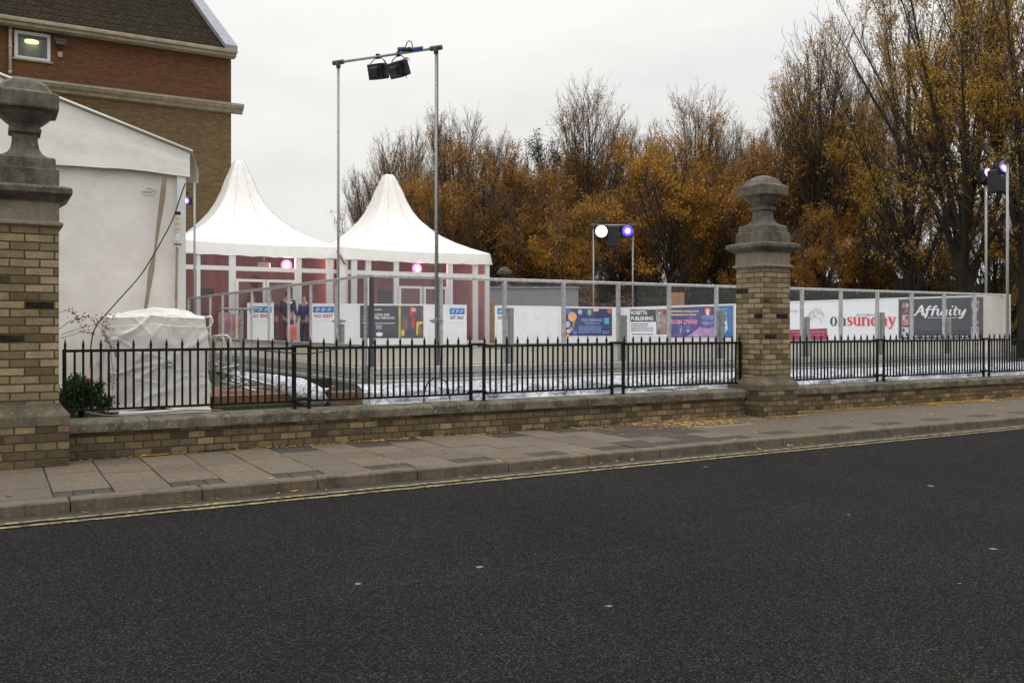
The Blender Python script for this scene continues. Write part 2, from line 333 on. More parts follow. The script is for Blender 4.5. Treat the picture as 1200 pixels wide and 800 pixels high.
# flagged footway
def M_slab(name, base, k=1):
    m, nt, b, out = new_mat(name); co = objco(nt)
    g = N(nt, 'ShaderNodeNewGeometry')
    c = ramp(nt, g.outputs['Random Per Island'], [(0, tuple(x*.78 for x in base)), (.5, base), (1, tuple(x*1.12 for x in base))])
    c = mixc(nt, .8, c, ramp(nt, noi(nt, co, 55, 6, .8), [(.38, (.28, .27, .26)), (.62, (1.1, 1.1, 1.1))]), 'MULTIPLY')
    c = mixc(nt, .8, c, ramp(nt, noi(nt, co, 17, 8, .8), [(.38, (.50, .48, .45)), (.62, (1.15, 1.13, 1.1))]), 'MULTIPLY')
    c = mixc(nt, ramp(nt, noi(nt, co, 1.6, 7, .65), [(.46, (0, 0, 0)), (.68, (.6,)*3)]), c, tuple(x*.5 for x in base))
    v_ = N(nt, 'ShaderNodeTexVoronoi'); v_.inputs['Scale'].default_value = 4.5; nt.links.new(co, v_.inputs['Vector'])
    c = mixc(nt, ramp(nt, v_.outputs['Distance'], [(.05, (.6,)*3), (.075, (0, 0, 0))]), c, tuple(x*.45 for x in base))
    nt.links.new(c, b.inputs['Base Color']); b.inputs['Roughness'].default_value = .92
    bump(nt, b, noi(nt, co, 120, 4, .7), .35, .004); return m
m_slab = M_slab('paving_flag', (.182, .145, .103)); m_slabd = M_slab('dark_paving', (.070, .057, .042)); m_path = M_slab('worn_footway_asphalt', (.138, .110, .077))
struct(MB().box(-80, 200, 9.455, 12.1, -.5, -.022).build('paving_bed', M('joint_dirt', (.035, .03, .024), .95)))
mb = MB(); x = .50-.53*30; i = 0
darkset = {}
while x < 9.3:
    w = .53; y = 9.462; first = True
    rows = [.30, .58, .60, .62, .60] if i % 2 == 0 else [.62, .64, .60, .66]
    for k, h in enumerate(rows):
        y1 = min(y+h, 11.93)
        if y1-y < .05: break
        d = (i % 2 == 0 and k == 0) or (x > 7 and rnd.random() < .4) or (y1 > 11.6 and rnd.random() < .35 and x > 2.3)
        z = rnd.uniform(-.005, .003)
        if i % 2 == 0 and k == 0:
            for q in range(3): mb.box(x+.006+q*.175, x+q*.175+.170, y+.005, y1-.005, -.3, z-.006+rnd.uniform(-.002, .002), 1, bev=.004)
        else: mb.box(x+.006, x+w-.006, y+.006, y1-.005, -.3, z, 1 if d else 0, bev=.005)
        y = y1
    x += w; i += 1
x0s = x
mb.box(x0s+.01, 120, 9.462, 11.96, -.3, -.004, 2)
x = x0s+.55
while x < 40: mb.box(x, x+.55, 9.62, 9.90, -.3, .001, 1, bev=.004); x += 1.28
struct(mb.build('pavement', [m_slab, m_slabd, m_path]))
# park ground
def M_turf():
    m, nt, b, out = new_mat('park_turf'); co = objco(nt)
    c = ramp(nt, noi(nt, co, 1.2, 6), [(.35, (.035, .06, .02)), (.6, (.06, .075, .03)), (.75, (.10, .08, .05))])
    nt.links.new(c, b.inputs['Base Color']); b.inputs['Roughness'].default_value = .95
    bump(nt, b, noi(nt, co, 90, 4), .9, .02); return m
struct(MB().box(-80, 300, 12.30, 500, -.55, .35).build('park_ground', M_turf()))
# ============================================================ PILLARS
def sq(cx, cy, h, z, ch=0.0):
    if ch <= 0: ch = .004
    c = h-ch
    return [(cx+a, cy+b_, z) for a, b_ in ((-c, -h), (c, -h), (h, -c), (h, c), (c, h), (-c, h), (-h, c), (-h, -c))]
def lift(prof): return [sq(0, 0, h, z, ch) for (h, z, ch) in prof]
def make_pillar(label, loc, s=1.0, detail=True):
    t = thing('gate_pillar', label, 'pillar', loc, 0, 'brick gate pillars with stone finials')
    k = lambda prof: [sq(0, 0, h*s, (z if z < 2.7 else 2.7+(z-2.7)*1.05)*s, ch*s) for (h, z, ch) in prof]
    MB().loft(k([(.44, -.05, 0), (.44, .46, 0)])).build('brick_base', m_brick_low, t, False)
    MB().loft(k([(.45, .46, .005), (.45, .56, .005), (.435, .59, .005), (.37, .66, .005), (.352, .70, .005)])).build('plinth', m_plinth, t, False)
    MB().loft(k([(.34, .70, .003), (.34, 2.665, .003)])).build('brick_shaft', m_brick, t, False)
    MB().loft(k([(.345, 2.666, 0), (.385, 2.69, 0), (.385, 2.715, .004), (.345, 2.735, 0), (.345, 2.93, 0), (.37, 2.945, 0)])).build('frieze', m_frieze, t, False)
    MB().loft(k([(.372, 2.946, 0), (.40, 2.965, 0), (.46, 3.01, .006), (.475, 3.025, .006), (.475, 3.075, .006), (.46, 3.09, .006), (.36, 3.115, 0)])).build('cornice', m_cap, t, False)
    prof = [(.345, 3.112, .01), (.345, 3.285, .01), (.315, 3.295, .008), (.308, 3.40, .008), (.295, 3.415, .006), (.23, 3.43, .006), (.18, 3.465, .006), (.148, 3.52, .006), (.134, 3.60, .006), (.132, 3.68, .006),
            (.165, 3.692, .006), (.17, 3.715, .006), (.165, 3.742, .006), (.135, 3.752, .02), (.15, 3.785, .05), (.205, 3.83, .08), (.26, 3.88, .10), (.285, 3.925, .11), (.338, 3.93, .05), (.346, 3.945, .05), (.346, 4.09, .05), (.338, 4.105, .05), (.28, 4.125, .05), (.268, 4.145, .05), (.235, 4.20, .06), (.175, 4.252, .06), (.10, 4.288, .04), (.03, 4.302, .012)]
    MB().loft(k(prof)).build('finial', m_cap, t, False)
    return t
CX = .325
lp = make_pillar('tall brick gate pillar with stone finial cut off by the left edge of the picture', (CX, 11.96, 0)); lp.scale = (1, 1, 1.03)
make_pillar('tall brick gate pillar with stone finial standing free right of centre between two railings', (12.27, 11.96, 0))
q = P(591, 46); far_p = make_pillar('small distant grey stone pillar top showing beside the pointed marquee', (q.x, q.y, .30), 1.0)
far_p.scale = (.86, .86, 1.0)
# ============================================================ LOW WALL
def low_wall(x0, x1, label):
    t = thing('boundary_wall', label, 'wall', (x0, 12.1, 0), 0, 'low brick walls with stone coping')
    MB().box(x0, x1, 11.97, 12.295, -.1, .325).build('brickwork', m_brick_low, t)
    mb = MB(); x = x0
    while x < x1-.05:
        L = min(rnd.uniform(.85, 1.15), x1-x); dz = rnd.uniform(-.006, .006); dy = rnd.uniform(-.008, .008)
        mb.prism([(11.905+dy, .325), (12.355, .325), (12.355, .462), (12.30, .476+dz), (11.965+dy, .468+dz), (11.918+dy, .452+dz), (11.905+dy, .43+dz)], 'x', x+.003, x+L-.003); x += L
    mb.build('coping', m_coping, t)
low_wall(.77, 11.825, 'low dark brick wall with pale stone coping, left of the free-standing pillar')
low_wall(12.715, 32, 'low brick wall with stone coping running off right of the free-standing pillar, leaves along its foot')
# ============================================================ RAILINGS
YR = 12.15
def bar_mesh(tall):
    mb = MB(); w = .013; z1 = 1.455 if tall else 1.30
    if tall: mb.loft([sq(0, 0, w, .575, .003), sq(0, 0, w, 1.365, .003), sq(0, 0, w*1.25, 1.375, .003), sq(0, 0, .002, z1, .0005)])
    else: mb.loft([sq(0, 0, w, .575, .003), sq(0, 0, w, z1, .003)])
    return mb.mesh('bar', m_black)
me_tall, me_short = bar_mesh(True), bar_mesh(False)
def railing(x0, x1, label, first_tall=True):
    t = thing('railing_panel', label, 'railing', (x0, YR, .5), 0, 'black spiked railing panels on the low wall')
    L = x1-x0; zc = .5
    MB().box(0, L, -.012, .012, 1.29-zc, 1.325-zc, bev=.003).build('top_rail', m_black, t, False)
    MB().box(0, L, -.012, .012, .565-zc, .595-zc, bev=.003).build('bottom_rail', m_black, t, False)
    n = int(round((L-.06)/.0955)); st = (L-.06)/n
    for i in range(n+1):
        tall = (i % 2 == 0) == first_tall
        o = bpy.data.objects.new('bar', me_tall if tall else me_short); COL.objects.link(o); o.parent = t
        o.location = (.03+i*st, rnd.uniform(-.002, .002), -zc); o.rotation_euler = (rnd.uniform(-.004, .004), rnd.uniform(-.006, .006), 0)
    for xx in (.012, L-.012):
        MB().box(xx-.02, xx+.02, -.02, .02, .46-zc, 1.33-zc, bev=.004).build('post', m_black, t, False)
        mb = MB(); mb.box(xx-.03, xx+.03, -.035, .035, .472-zc, .484-zc, bev=.003); mb.build('foot_plate', m_black, t, False)
segs = [(.74, 3.60, 'railing panel beside the left-edge pillar, in front of the white covered box'),
        (3.78, 6.33, 'second railing panel from the left pillar, in front of the rink corner'),
        (6.53, 8.99, 'third railing panel from the left pillar, before the black cable loop and blank white boards'),
        (9.20, 11.90, 'railing panel ending against the left side of the free-standing pillar'),
        (12.66, 15.72, 'railing panel starting at the right side of the free-standing pillar'),
        (15.90, 19.35, 'railing panel in front of the dark grey banner with white script'),
        (19.53, 22.5, 'railing panel cut off by the right edge of the picture')]
for s in segs: railing(*s)
def cable(name, label, pts, r=.008, cat='cable', mat=None, sub=6, group=None):
    P_ = [Vector(p) for p in pts]; out = []
    for i in range(len(P_)-1):
        a = P_[max(i-1, 0)]; b_ = P_[i]; c_ = P_[i+1]; d = P_[min(i+2, len(P_)-1)]
        for k in range(sub):
            t = k/sub
            out.append(.5*((2*b_)+(c_-a)*t+(2*a-5*b_+4*c_-d)*t*t+(3*b_-a-3*c_+d)*t**3))
    out.append(P_[-1])
    o = MB().tube(out, r, 6).build(name, mat or m_blackp)
    return tag(o, label, cat, group)
clab = ['pair of black clamps joining two railing panels in front of the rink corner', 'black clamps joining two railing panels near the black cable loop', 'black clamps joining two railing panels below the small upright poster', 'black clamps joining two railing panels below the red word of the white banner', 'black clamps joining two railing panels near the right edge of the picture']
for (a, b_), lb in zip([(3.60, 3.78), (6.33, 6.53), (8.99, 9.20), (15.72, 15.90), (19.35, 19.53)], clab):
    t = thing('rail_clamp', lb, 'clamp', (a, YR, .5), 0, 'clamps between railing panels')
    for z, nm in ((1.325, 'upper_clamp'), (.60, 'lower_clamp')):
        mb = MB(); mb.box(a-.05, b_+.05, -.045+YR, -.022+YR, z-.012, z+.012, bev=.004); mb.box(a-.05, b_+.05, .022+YR, .045+YR, z-.012, z+.012, bev=.004)
        for xx in (a-.02, b_+.02): mb.tube([(xx, YR-.06, z), (xx, YR+.06, z)], .016, 6)
        mb.box(a-.04, b_+.02, YR-.03, YR+.03, z+.01, z+.03, bev=.006)
        mb.build(nm, m_black, t)
cable('sagging_cable', 'thin black cable sagging along the top rail in front of the rink corner', [(3.0, 12.1, 1.30), (3.3, 12.09, 1.27), (3.62, 12.08, 1.235), (3.85, 12.08, 1.24), (4.1, 12.09, 1.28), (4.35, 12.1, 1.30)], .009)
cable('sagging_cable', 'short black cable drooping over the top rail beside the exit boards', [(6.4, 12.1, 1.31), (6.6, 12.09, 1.285), (6.8, 12.09, 1.27), (7.0, 12.09, 1.30), (7.3, 12.1, 1.32)], .008)
cable('ground_cable', 'pale cable lying in a curve behind the railing foot below the white covered box', [(.95, 12.42, .56), (1.2, 12.40, .49), (1.6, 12.42, .47), (2.2, 12.45, .50), (2.7, 12.5, .47)], .008, mat=m_strap)
# ============================================================ FRAME MARQUEE (left)
XR, YW = 2.63, 14.8
t = thing('frame_marquee', 'big white gabled marquee with creased side sheet behind the left pillar', 'marquee', (-.4, YW, .35))
def wr(x, z, a=.02): return a*(noise3((x*1.3+z*.7, z*1.6, 3.1))+.5*noise3((x*3.1-z*2, z*2.2, 7.7)))
mb = MB(); mb.grid(60, 40, lambda u, v: (-3.4+u*(XR-.12+3.4), YW+.06+wr(-3.4+u*6, v*3.6, .022), .35+v*3.80)); mb.build('wall_sheet', m_pvc2, t)
mb = MB(); mb.grid(20, 16, lambda u, v: (XR-.02, YW+.1+u*6, .35+v*3.6)); mb.build('side_sheet', m_pvc2, t)
MB().box(XR-.13, XR, YW-.03, YW+.08, .35, 4.02, bev=.01).build('corner_leg', m_frame, t)
slope = .321
def zr(x): return 5.34-abs(x+.4)*slope
# gable end + valance as one hanging sheet
mb = MB()
def gab(u, v):
    x = -3.5+u*(XR+.06+3.5); top = zr(x)-.01; bot = 3.99-.006*math.sin(u*20)+.012*noise3((x*2, 0, 0))-(.03*max(0, (u-.9)/.1))
    return (x, YW-.035-.02*(1-v)+wr(x, v*2, .015), bot+(top-bot)*v)
mb.grid(80, 12, gab); mb.build('gable_sheet', m_pvc, t)
mb = MB()
for s in (1, -1):
    def rf(u, v, s=s):
        d = u*3.12; x = -.4+s*d; return (x, YW-.07+v*6.3, zr(x)+.02-.03*math.sin(v*math.pi*3)**2*math.sin(u*math.pi))
    mb.grid(14, 24, rf)
mb.build('roof', m_pvc, t)
mb = MB()                                    # side valance flapping outward at the right eave
def fl(u, v):
    y = YW-.07+u*6.3; k = max(0, 1-u*6)
    return (XR+.09+.10*math.sin(v*1.9)*k**.7+.02*noise3((y*3, v*2, 1)), y+.03*v*k, zr(XR+.09)+.02-(.32+.16*k)*v)
mb.grid(60, 8, fl); mb.build('side_valance', m_pvc, t)
mb = MB(); a, c_ = PY(60, YW-.10, 115), PY(217, YW-.10, 178)
mb.tube([(-.4, YW-.10, zr(-.4)+.02), (XR+.09, YW-.10, zr(XR+.09)+.02)], .018, 6); mb.build('roof_rope_edge', m_pvc, t)
def ribbon(pts, w, y0=0):
    mb = MB(); n = len(pts); vs = []
    for (x, y, z, ww) in pts: vs += [(x-ww/2, y, z), (x+ww/2, y, z)]
    mb.add(vs, [(2*i, 2*i+1, 2*i+3, 2*i+2) for i in range(n-1)]); return mb
def tp(px, py, y=YW-.13): v = PY(px, y, py); return v
s_ = [(tp(193, 208), .075), (tp(190, 235), .08), (tp(186, 262), .06), (tp(181.5, 295), .03), (tp(177, 318), .09), (tp(174, 340), .06), (tp(170, 366), .05)]
ribbon([(p.x, p.y, p.z, w) for p, w in s_], 0).build('strap', m_strap, t)
s_ = [(tp(207.5, 290), .04), (tp(207, 320), .036), (tp(206.5, 345), .04), (tp(206.3, 370), .034)]
ribbon([(p.x, p.y, p.z, w) for p, w in s_], 0).build('strap', m_strap, t)
mb = MB(); p0 = tp(208, 248)
for k, (dz, w, h) in enumerate([(0, .085, .05), (-.09, .08, .03), (-.17, .08, .03), (-.25, .08, .03), (-.36, .06, .10), (-.50, .11, .02)]):
    mb.box(p0.x-w/2, p0.x+w/2, p0.y-.03, p0.y+.01, p0.z+dz-h, p0.z+dz, bev=.004, mi=0 if k in (0, 5) else (1 if k in (1, 2, 3) else 2))
mb.build('ratchet_buckle', [m_blackp, M('yellow_grey_plastic', (.45, .42, .16), .6), m_frame], t)
m_navy = M('navy_print', (.03, .04, .16), .6)
def font_mesh(txt, bold=.0, shear=0, spacing=1):
    cu = bpy.data.curves.new('t', 'FONT'); cu.body = txt; cu.size = 1; cu.offset = bold; cu.shear = shear; cu.space_character = spacing
    cu.resolution_u = 3; o = bpy.data.objects.new('t', cu); COL.objects.link(o); bpy.context.view_layer.update()
    dg = bpy.context.evaluated_depsgraph_get(); me = bpy.data.meshes.new_from_object(o.evaluated_get(dg))
    vs = [v.co.copy() for v in me.vertices]; fs = [tuple(p.vertices) for p in me.polygons]
    bpy.data.objects.remove(o); bpy.data.curves.remove(cu); bpy.data.meshes.remove(me)
    x0 = min(v.x for v in vs); x1 = max(v.x for v in vs); y0 = min(v.y for v in vs); y1 = max(v.y for v in vs)
    return [((v.x-x0)/(x1-x0), (v.y-y0)/(y1-y0)) for v in vs], fs
def text_on(mb, W, txt, px0, px1, py0, py1, off=.008, bold=.0, shear=0, mi=0, rot=0):
    """write txt in the pixel box (py0 top, py1 bottom) on surface W(px,py,off)"""
    vs, fs = font_mesh(txt, bold, shear)
    mb.add([W(px0+a*(px1-px0), py1+c*(py0-py1)+rot*a, off) for a, c in vs], fs, mi)
def poly_on(mb, W, pts, off=.004, mi=0):
    mb.add([W(x, y, off) for x, y in pts], [tuple(range(len(pts)))], mi)
def ell(cx, cy, rx, ry, n=20): return [(cx+rx*math.cos(2*math.pi*k/n), cy+ry*math.sin(2*math.pi*k/n)) for k in range(n)]
def rect(x0, x1, y0, y1): return [(x0, y0), (x1, y0), (x1, y1), (x0, y1)]
Wt = lambda px, py, off=0: PY(px, YW-.085-off, py)
mb = MB(); text_on(mb, Wt, 'CONNECTS', 165.2, 183, 223.6, 227.4, .004, .02); poly_on(mb, Wt, [(169, 222.6), (174, 220.2), (181, 222.6), (174, 221.5)], .004)
for k in range(6): poly_on(mb, Wt, rect(168+k*2.3, 169.6+k*2.3, 229, 230), .004)
mb.build('maker_mark', m_navy, t)
cable('hanging_cable', 'black cable swooping down across the white marquee wall from its corner', [PY(217, 14.45, 215), PY(210, 14.45, 235), PY(202, 14.42, 258), PY(186, 14.4, 288), PY(165, 14.3, 322), PY(135, 14.1, 356), PY(113, 13.9, 382), PY(107, 13.8, 402), PY(106, 13.7, 430)], .009)
MB
# ============================================================ COVERED BOX
def crumple(mb, x0, x1, y0, y1, z0, z1, amp, seed, n=26, taper=.03, dome=.08):
    cx, cy = (x0+x1)/2, (y0+y1)/2
    rr_ = random.Random(int(seed*10)); ds = [(Vector((rr_.gauss(0, 1), rr_.gauss(0, 1), rr_.gauss(0, .7))).normalized(), rr_.uniform(.9, 2.6), rr_.random(), rr_.uniform(.3, 1)) for _ in range(7)]
    def dis(p):
        p = Vector(p); e = 0
        for d_, f_, c_, a_ in ds:
            x_ = p.dot(d_)*f_+c_+.35*noise3(p, 1.7); x_ -= math.floor(x_); m_ = max(0, noise3(p+d_*5, 1.3)+.25)
            e += a_*m_*(1-min(x_, 1-x_)*9 if min(x_, 1-x_) < .11 else 0)
        return amp*(.75*e+.9*noise3(p+Vector((0, seed, 0)), 1.6))
    def face(o, du, dv, nrm):
        def fn(u, v):
            p = Vector(o)+Vector(du)*u+Vector(dv)*v; f = (p.z-z0)/(z1-z0)
            k = 1-taper*f; p.x = cx+(p.x-cx)*k; p.y = cy+(p.y-cy)*k
            if f > .9:
                rx = min(p.x-x0, x1-p.x)/(x1-x0); ry = min(p.y-y0, y1-p.y)/(y1-y0); p.z += dome*math.sqrt(max(0, min(1, rx*2.5)))*math.sqrt(max(0, min(1, ry*2.5)))-.03
            e = dis(p); d = (p-Vector((cx, cy, (z0+z1)/2))).normalized()
            return p+d*e
        mb.grid(n, n, fn, 0, True)
    X, Y, Z = x1-x0, y1-y0, z1-z0
    face((x0, y0, z0), (X, 0, 0), (0, 0, Z), 0); face((x0, y1, z0), (0, -Y, 0), (0, 0, Z), 0); face((x1, y0, z0), (0, Y, 0), (0, 0, Z), 0)
    face((x1, y1, z0), (-X, 0, 0), (0, 0, Z), 0); face((x0, y0, z1), (X, 0, 0), (0, Y, 0), 0)
t = thing('covered_box', 'waist-high box wrapped in crumpled grey-white tarpaulin behind the railing by the left pillar', 'covered box', (2.0, 13.9, .35))
mb = MB(); crumple(mb, 1.36, 2.70, 13.4, 14.5, .42, 1.76, .078, 3.3, 110); mb.build('tarpaulin', m_cover, t)
MB().box(1.5, 2.72, 13.3, 14.5, .352, .43, bev=.01).build('base_board', m_white, t)
Wc = lambda px, py, off=0: PY(px, 13.27-off, py)
mb = MB(); text_on(mb, Wc, 'CONNECTS', 190, 206.5, 428, 432, .0, .02); poly_on(mb, Wc, [(193, 427), (199, 424), (206, 427), (199, 425.6)], .0); mb.build('maker_mark', m_navy, t)
mb = MB(); mb.tube([PY(241, 13.6, 372), PY(247, 13.6, 371), PY(249, 13.6, 376), PY(246, 13.6, 383), PY(242, 13.6, 385)], .022, 6); mb.build('tied_corner', m_cover, t)
# ============================================================ leaves / twigs helper
def add_leaf(V, Fc, c, s, r):
    a = Vector((r.gauss(0, 1), r.gauss(0, 1), r.gauss(0, 1))).normalized(); b_ = a.orthogonal().normalized()
    b_ = (Matrix.Rotation(r.uniform(0, 6.28), 3, a) @ b_); d = a.cross(b_)
    o = len(V); w = s*.42
    V += [tuple(c-b_*s), tuple(c+d*w), tuple(c+b_*s), tuple(c-d*w)]; Fc.append((o, o+1, o+2, o+3))
def tubeL(V, Fc, pts, r0, r1, n):
    ref = None; base = len(V); m = len(pts)
    for i, p in enumerate(pts):
        d = pts[min(i+1, m-1)]-pts[max(i-1, 0)]
        if d.length < 1e-6: d = Vector((0, 0, 1))
        d.normalize()
        a = d.orthogonal() if ref is None else ref-d*ref.dot(d)
        a.normalize(); ref = a; b_ = d.cross(a); rr = r0+(r1-r0)*i/(m-1)
        for k in range(n):
            t_ = 6.2832*k/n; V.append(tuple(p+(a*math.cos(t_)+b_*math.sin(t_))*rr))
    for i in range(m-1):
        for k in range(n): Fc.append((base+i*n+k, base+i*n+(k+1) % n, base+(i+1)*n+(k+1) % n, base+(i+1)*n+k))
def raw_mesh(name, V, Fc, mat, smooth=False):
    me = bpy.data.meshes.new(name); me.from_pydata(V, [], Fc); me.materials.append(mat)
    if smooth: me.polygons.foreach_set('use_smooth', [True]*len(Fc))
    me.update(); return me
def tree_meshes(seed, H, Rd, nl, lat, tw, dens, ls=.095, thick=.13, base=.08, subtw=2, upright=.85, fan=1.0):
    r = random.Random(seed); TV, TF, WV, WF, LV, LF = [], [], [], [], [], []
    wob = lambda s: Vector((r.uniform(-s, s), r.uniform(-s, s), r.uniform(-s, s)*.5))
    ax = [Vector((.25*noise3((z*.35, seed, 0)), .25*noise3((z*.35, 0, seed)), z)) for z in [-.3]+[H*k/12 for k in range(1, 12)]]
    tubeL(TV, TF, ax, thick*1.9, .03, 8)
    def leaves(p, n, sp, z):
        for _ in range(n): add_leaf(LV, LF, p+Vector((r.gauss(0, sp), r.gauss(0, sp), r.gauss(0, sp*.6))), ls*r.uniform(.55, 1.35), r)
    def density(e):
        hz = e.z/H; return 2.0*dens(hz)*max(0, .12+2.9*noise.noise(e*.42+Vector((seed, 0, 0)))+1.1*noise.noise(e*1.3+Vector((0, seed, 0))))
    for i in range(nl):
        az = 6.2832*(i*.618+r.uniform(-.06, .06)); g_ = (i+.5)/nl
        rr = Rd*math.sin(math.pi*min(.999, (.30+.62*g_)))**.8*r.uniform(.75, 1.05)*(1 if i % 3 else .55); z0 = H*(base+(.52-base)*g_*fan)*r.uniform(.85, 1.15)
        Hi = min(H*.99, H*(.62+.36*g_)*r.uniform(.93, 1.03)+(0 if i % 3 else .12*H)); Hi = max(Hi, z0+.2*H); pts = []; cur = Vector((0, 0, 0)); ns = 12
        for k in range(ns+1):
            t_ = k/ns; cur = cur*.8+wob(.05); q_ = rr*(.35*t_+.65*t_**upright)
            pts.append(Vector((math.cos(az)*q_, math.sin(az)*q_, z0+(Hi-z0)*t_))+cur*min(1, t_*3))
        tubeL(TV, TF, pts, thick*(.95-.55*g_)*r.uniform(.6, 1.1), .013, 6)
        for j in range(lat):
            t_ = .06+.93*(j+r.random())/lat; f = t_*ns; k = min(int(f), ns-1); p = pts[k].lerp(pts[k+1], f-k)
            a2 = az+r.gauss(0, 1.3); el = r.uniform(.75, 1.25) if t_ > .35 else r.uniform(.1, 1.0); L = H*(.085+.14*(1-t_)**.7)*r.uniform(.6, 1.25)
            d = Vector((math.cos(a2)*math.cos(el), math.sin(a2)*math.cos(el), math.sin(el)))
            lp = [p]
            for s in range(4): d = (d+Vector((0, 0, .09))+wob(.05)).normalized(); lp.append(lp[-1]+d*L/4)
            tubeL(TV, TF, lp, .032*(1.2-t_), .007, 4)
            for s in range(tw):
                g = (s+r.random())/tw*4; kk = min(int(g), 3); tp_ = lp[kk].lerp(lp[kk+1], g-kk)
                d2 = (d+Vector((r.gauss(0, .36), r.gauss(0, .36), r.gauss(.15, .22)))).normalized(); l2 = r.uniform(.4, 1.15)
                e = tp_+d2*l2*.5; e2 = e+(d2+Vector((0, 0, .12))+wob(.1)).normalized()*l2*.5
                tubeL(WV, WF, [tp_, e, e2], .011, .005, 3)
                for q2 in range(subtw):
                    s0 = tp_.lerp(e2, r.uniform(.2, .9)); d3 = (d2+Vector((r.gauss(0, .42), r.gauss(0, .42), r.gauss(.1, .3)))).normalized()
                    tubeL(WV, WF, [s0, s0+d3*r.uniform(.25, .6)], .007, .004, 3)
                n_ = int(density(e)+r.random())
                if n_ > 0: leaves(e.lerp(e2, r.random()), n_, .20, 0)
    return raw_mesh('trunk', TV, TF, m_bark, True), raw_mesh('twigs', WV, WF, m_bark2), (LV, LF)
PROTO = {}
def proto(key, *a, **k):
    tm, wm, (LV, LF) = tree_meshes(*a, **k); PROTO[key] = (tm, wm, LV, LF, {})
sp_lo = lambda h: 18 if h < .55 else (18-38*(h-.55) if h < .9 else 3)
sp_bare = lambda h: 18 if h < .45 else (18-46*(h-.45) if h < .75 else 3.2)
sp_full = lambda h: 17 if h < .5 else 17-19*(h-.5)
sp_dense = lambda h: 26 if h < .6 else 26-44*(h-.6)
proto('col', 11, 16, 3.0, 26, 17, 7, sp_lo, ls=.062)
proto('col2', 12, 16, 3.6, 26, 17, 7, sp_full, ls=.062)
proto('bare', 13, 15, 4.4, 30, 19, 8, sp_bare, ls=.058, subtw=2, thick=.11)
proto('big', 14, 17.5, 6.0, 16, 20, 7, lambda h: 12, ls=.062, thick=.20, upright=1.1, base=.10, fan=.55)
proto('low', 15, 10, 4.2, 18, 15, 7, sp_dense, ls=.070, subtw=1, base=.04)
def inst_tree(px, d, H, key, leafmat, rot, label, sx=1.0, name='tree'):
    tm, wm, LV, LF, cache = PROTO[key]; p = P(px, d); h0 = {'col': 16, 'col2': 16, 'bare': 15, 'big': 17.5, 'low': 10}[key]
    t = thing(name, label, 'tree', (p.x, p.y, .3), rot, 'trees beyond the rink')
    s = H/h0; t.scale = (s*sx, s*sx, s)
    if leafmat.name not in cache: cache[leafmat.name] = raw_mesh('crown', LV, LF, leafmat)
    for nm, me in (('trunk', tm), ('twigs', wm), ('crown', cache[leafmat.name])):
        o = bpy.data.objects.new(nm, me); COL.objects.link(o); o.parent = t
trees = [
 (440, 66, 12.8, 'bare', m_l_or, 0, 'leftmost bare-topped tree, just left of the pointed marquee peak', .85),
 (476, 62, 14.2, 'bare', m_l_or, 1, 'bare twiggy tree rising right behind the pointed marquee peak', .8),
 (538, 58, 14.5, 'bare', m_l_or, 2, 'tall bare upright tree just right of the tall lighting pole', .9),
 (592, 62, 13.4, 'bare', m_l_br, 3, 'shorter bare tree above the small distant pillar', .75),
 (690, 54, 15.1, 'col', m_l_br, 0.5, 'narrow pointed tree with thin russet leaves above the white-lamp rig', .85),
 (760, 57, 13.2, 'col2', m_l_or, 1.5, 'orange tree between two taller pointed trees, right of the blue lamp', .8),
 (815, 52, 14.1, 'col', m_l_or, 2.5, 'tall orange tree just left of the stone finial', 1.0),
 (880, 56, 12.8, 'col2', m_l_or, 3.5, 'orange tree directly behind the stone finial', .9),
 (962, 46, 15.7, 'col', m_l_or, 4.5, 'tall tree with dark upright limbs just right of the stone finial', .95),
 (1015, 52, 15.2, 'bare', m_l_ye, 5.5, 'thin sparse tree between the two tallest trees on the right', .7),
 (1065, 42, 17.4, 'big', m_l_ye, .8, 'ochre tree with spreading limbs above the script banner', .85),
 (1130, 38, 18.6, 'big', m_l_ye, 2.2, 'tall ochre tree left of the right-hand lighting poles', .9),
 (1205, 36, 18.8, 'big', m_l_ye, 3.7, 'tall ochre tree behind the right-hand lighting poles at the picture edge', .95),
 (728, 58, 13.6, 'col', m_l_br, 2.0, 'thin russet tree directly behind the blue lamp', .8),
 (852, 54, 12.8, 'bare', m_l_or, 1.0, 'bare-topped orange tree just left of the finial, behind the taller one', .75),
 (925, 48, 13.4, 'col2', m_l_or, 2.6, 'leafy orange tree just right behind the stone finial', .85),
 # back row and lower trees
 (512, 52, 9.2, 'low', m_l_or, .3, 'low bushy orange tree behind the right slope of the pointed marquee', .8),
 (566, 50, 10.6, 'low', m_l_br, 1.3, 'low russet tree right of the pointed marquee', .95),
 (622, 49, 9.0, 'low', m_l_br, 2.3, 'low russet tree above the grey container', .95),
 (672, 47, 7.4, 'low', m_l_or, 3.3, 'low orange tree left of the white-lamp rig', .9),
 (728, 50, 8.6, 'low', m_l_br, 4.3, 'low russet tree behind the blue lamp', .9),
 (786, 48, 10.8, 'low', m_l_or, 5.3, 'low orange tree between the blue lamp and the stone finial', .95),
 (842, 49, 9.2, 'low', m_l_or, 6.1, 'low orange tree left behind the free-standing pillar', .95),
 (905, 47, 9.4, 'low', m_l_br, .9, 'low russet tree right behind the free-standing pillar', .95),
 (958, 44, 6.6, 'low', m_l_or, 1.9, 'low orange tree above the white banner', .85),
 (1090, 45, 6.8, 'low', m_l_ye, 3.9, 'low ochre tree behind the dark iron fence', .95),
 (1030, 45, 6.4, 'low', m_l_br, 2.9, 'low brown tree above the end of the white banner', .95),
 (1165, 43, 7.2, 'low', m_l_ye, 4.9, 'low ochre tree between the right-hand lighting poles', .9),
]
for (px, d, H, key, lm, rot, lb, sx) in trees: inst_tree(px, d, H, key, lm, rot, lb, sx)
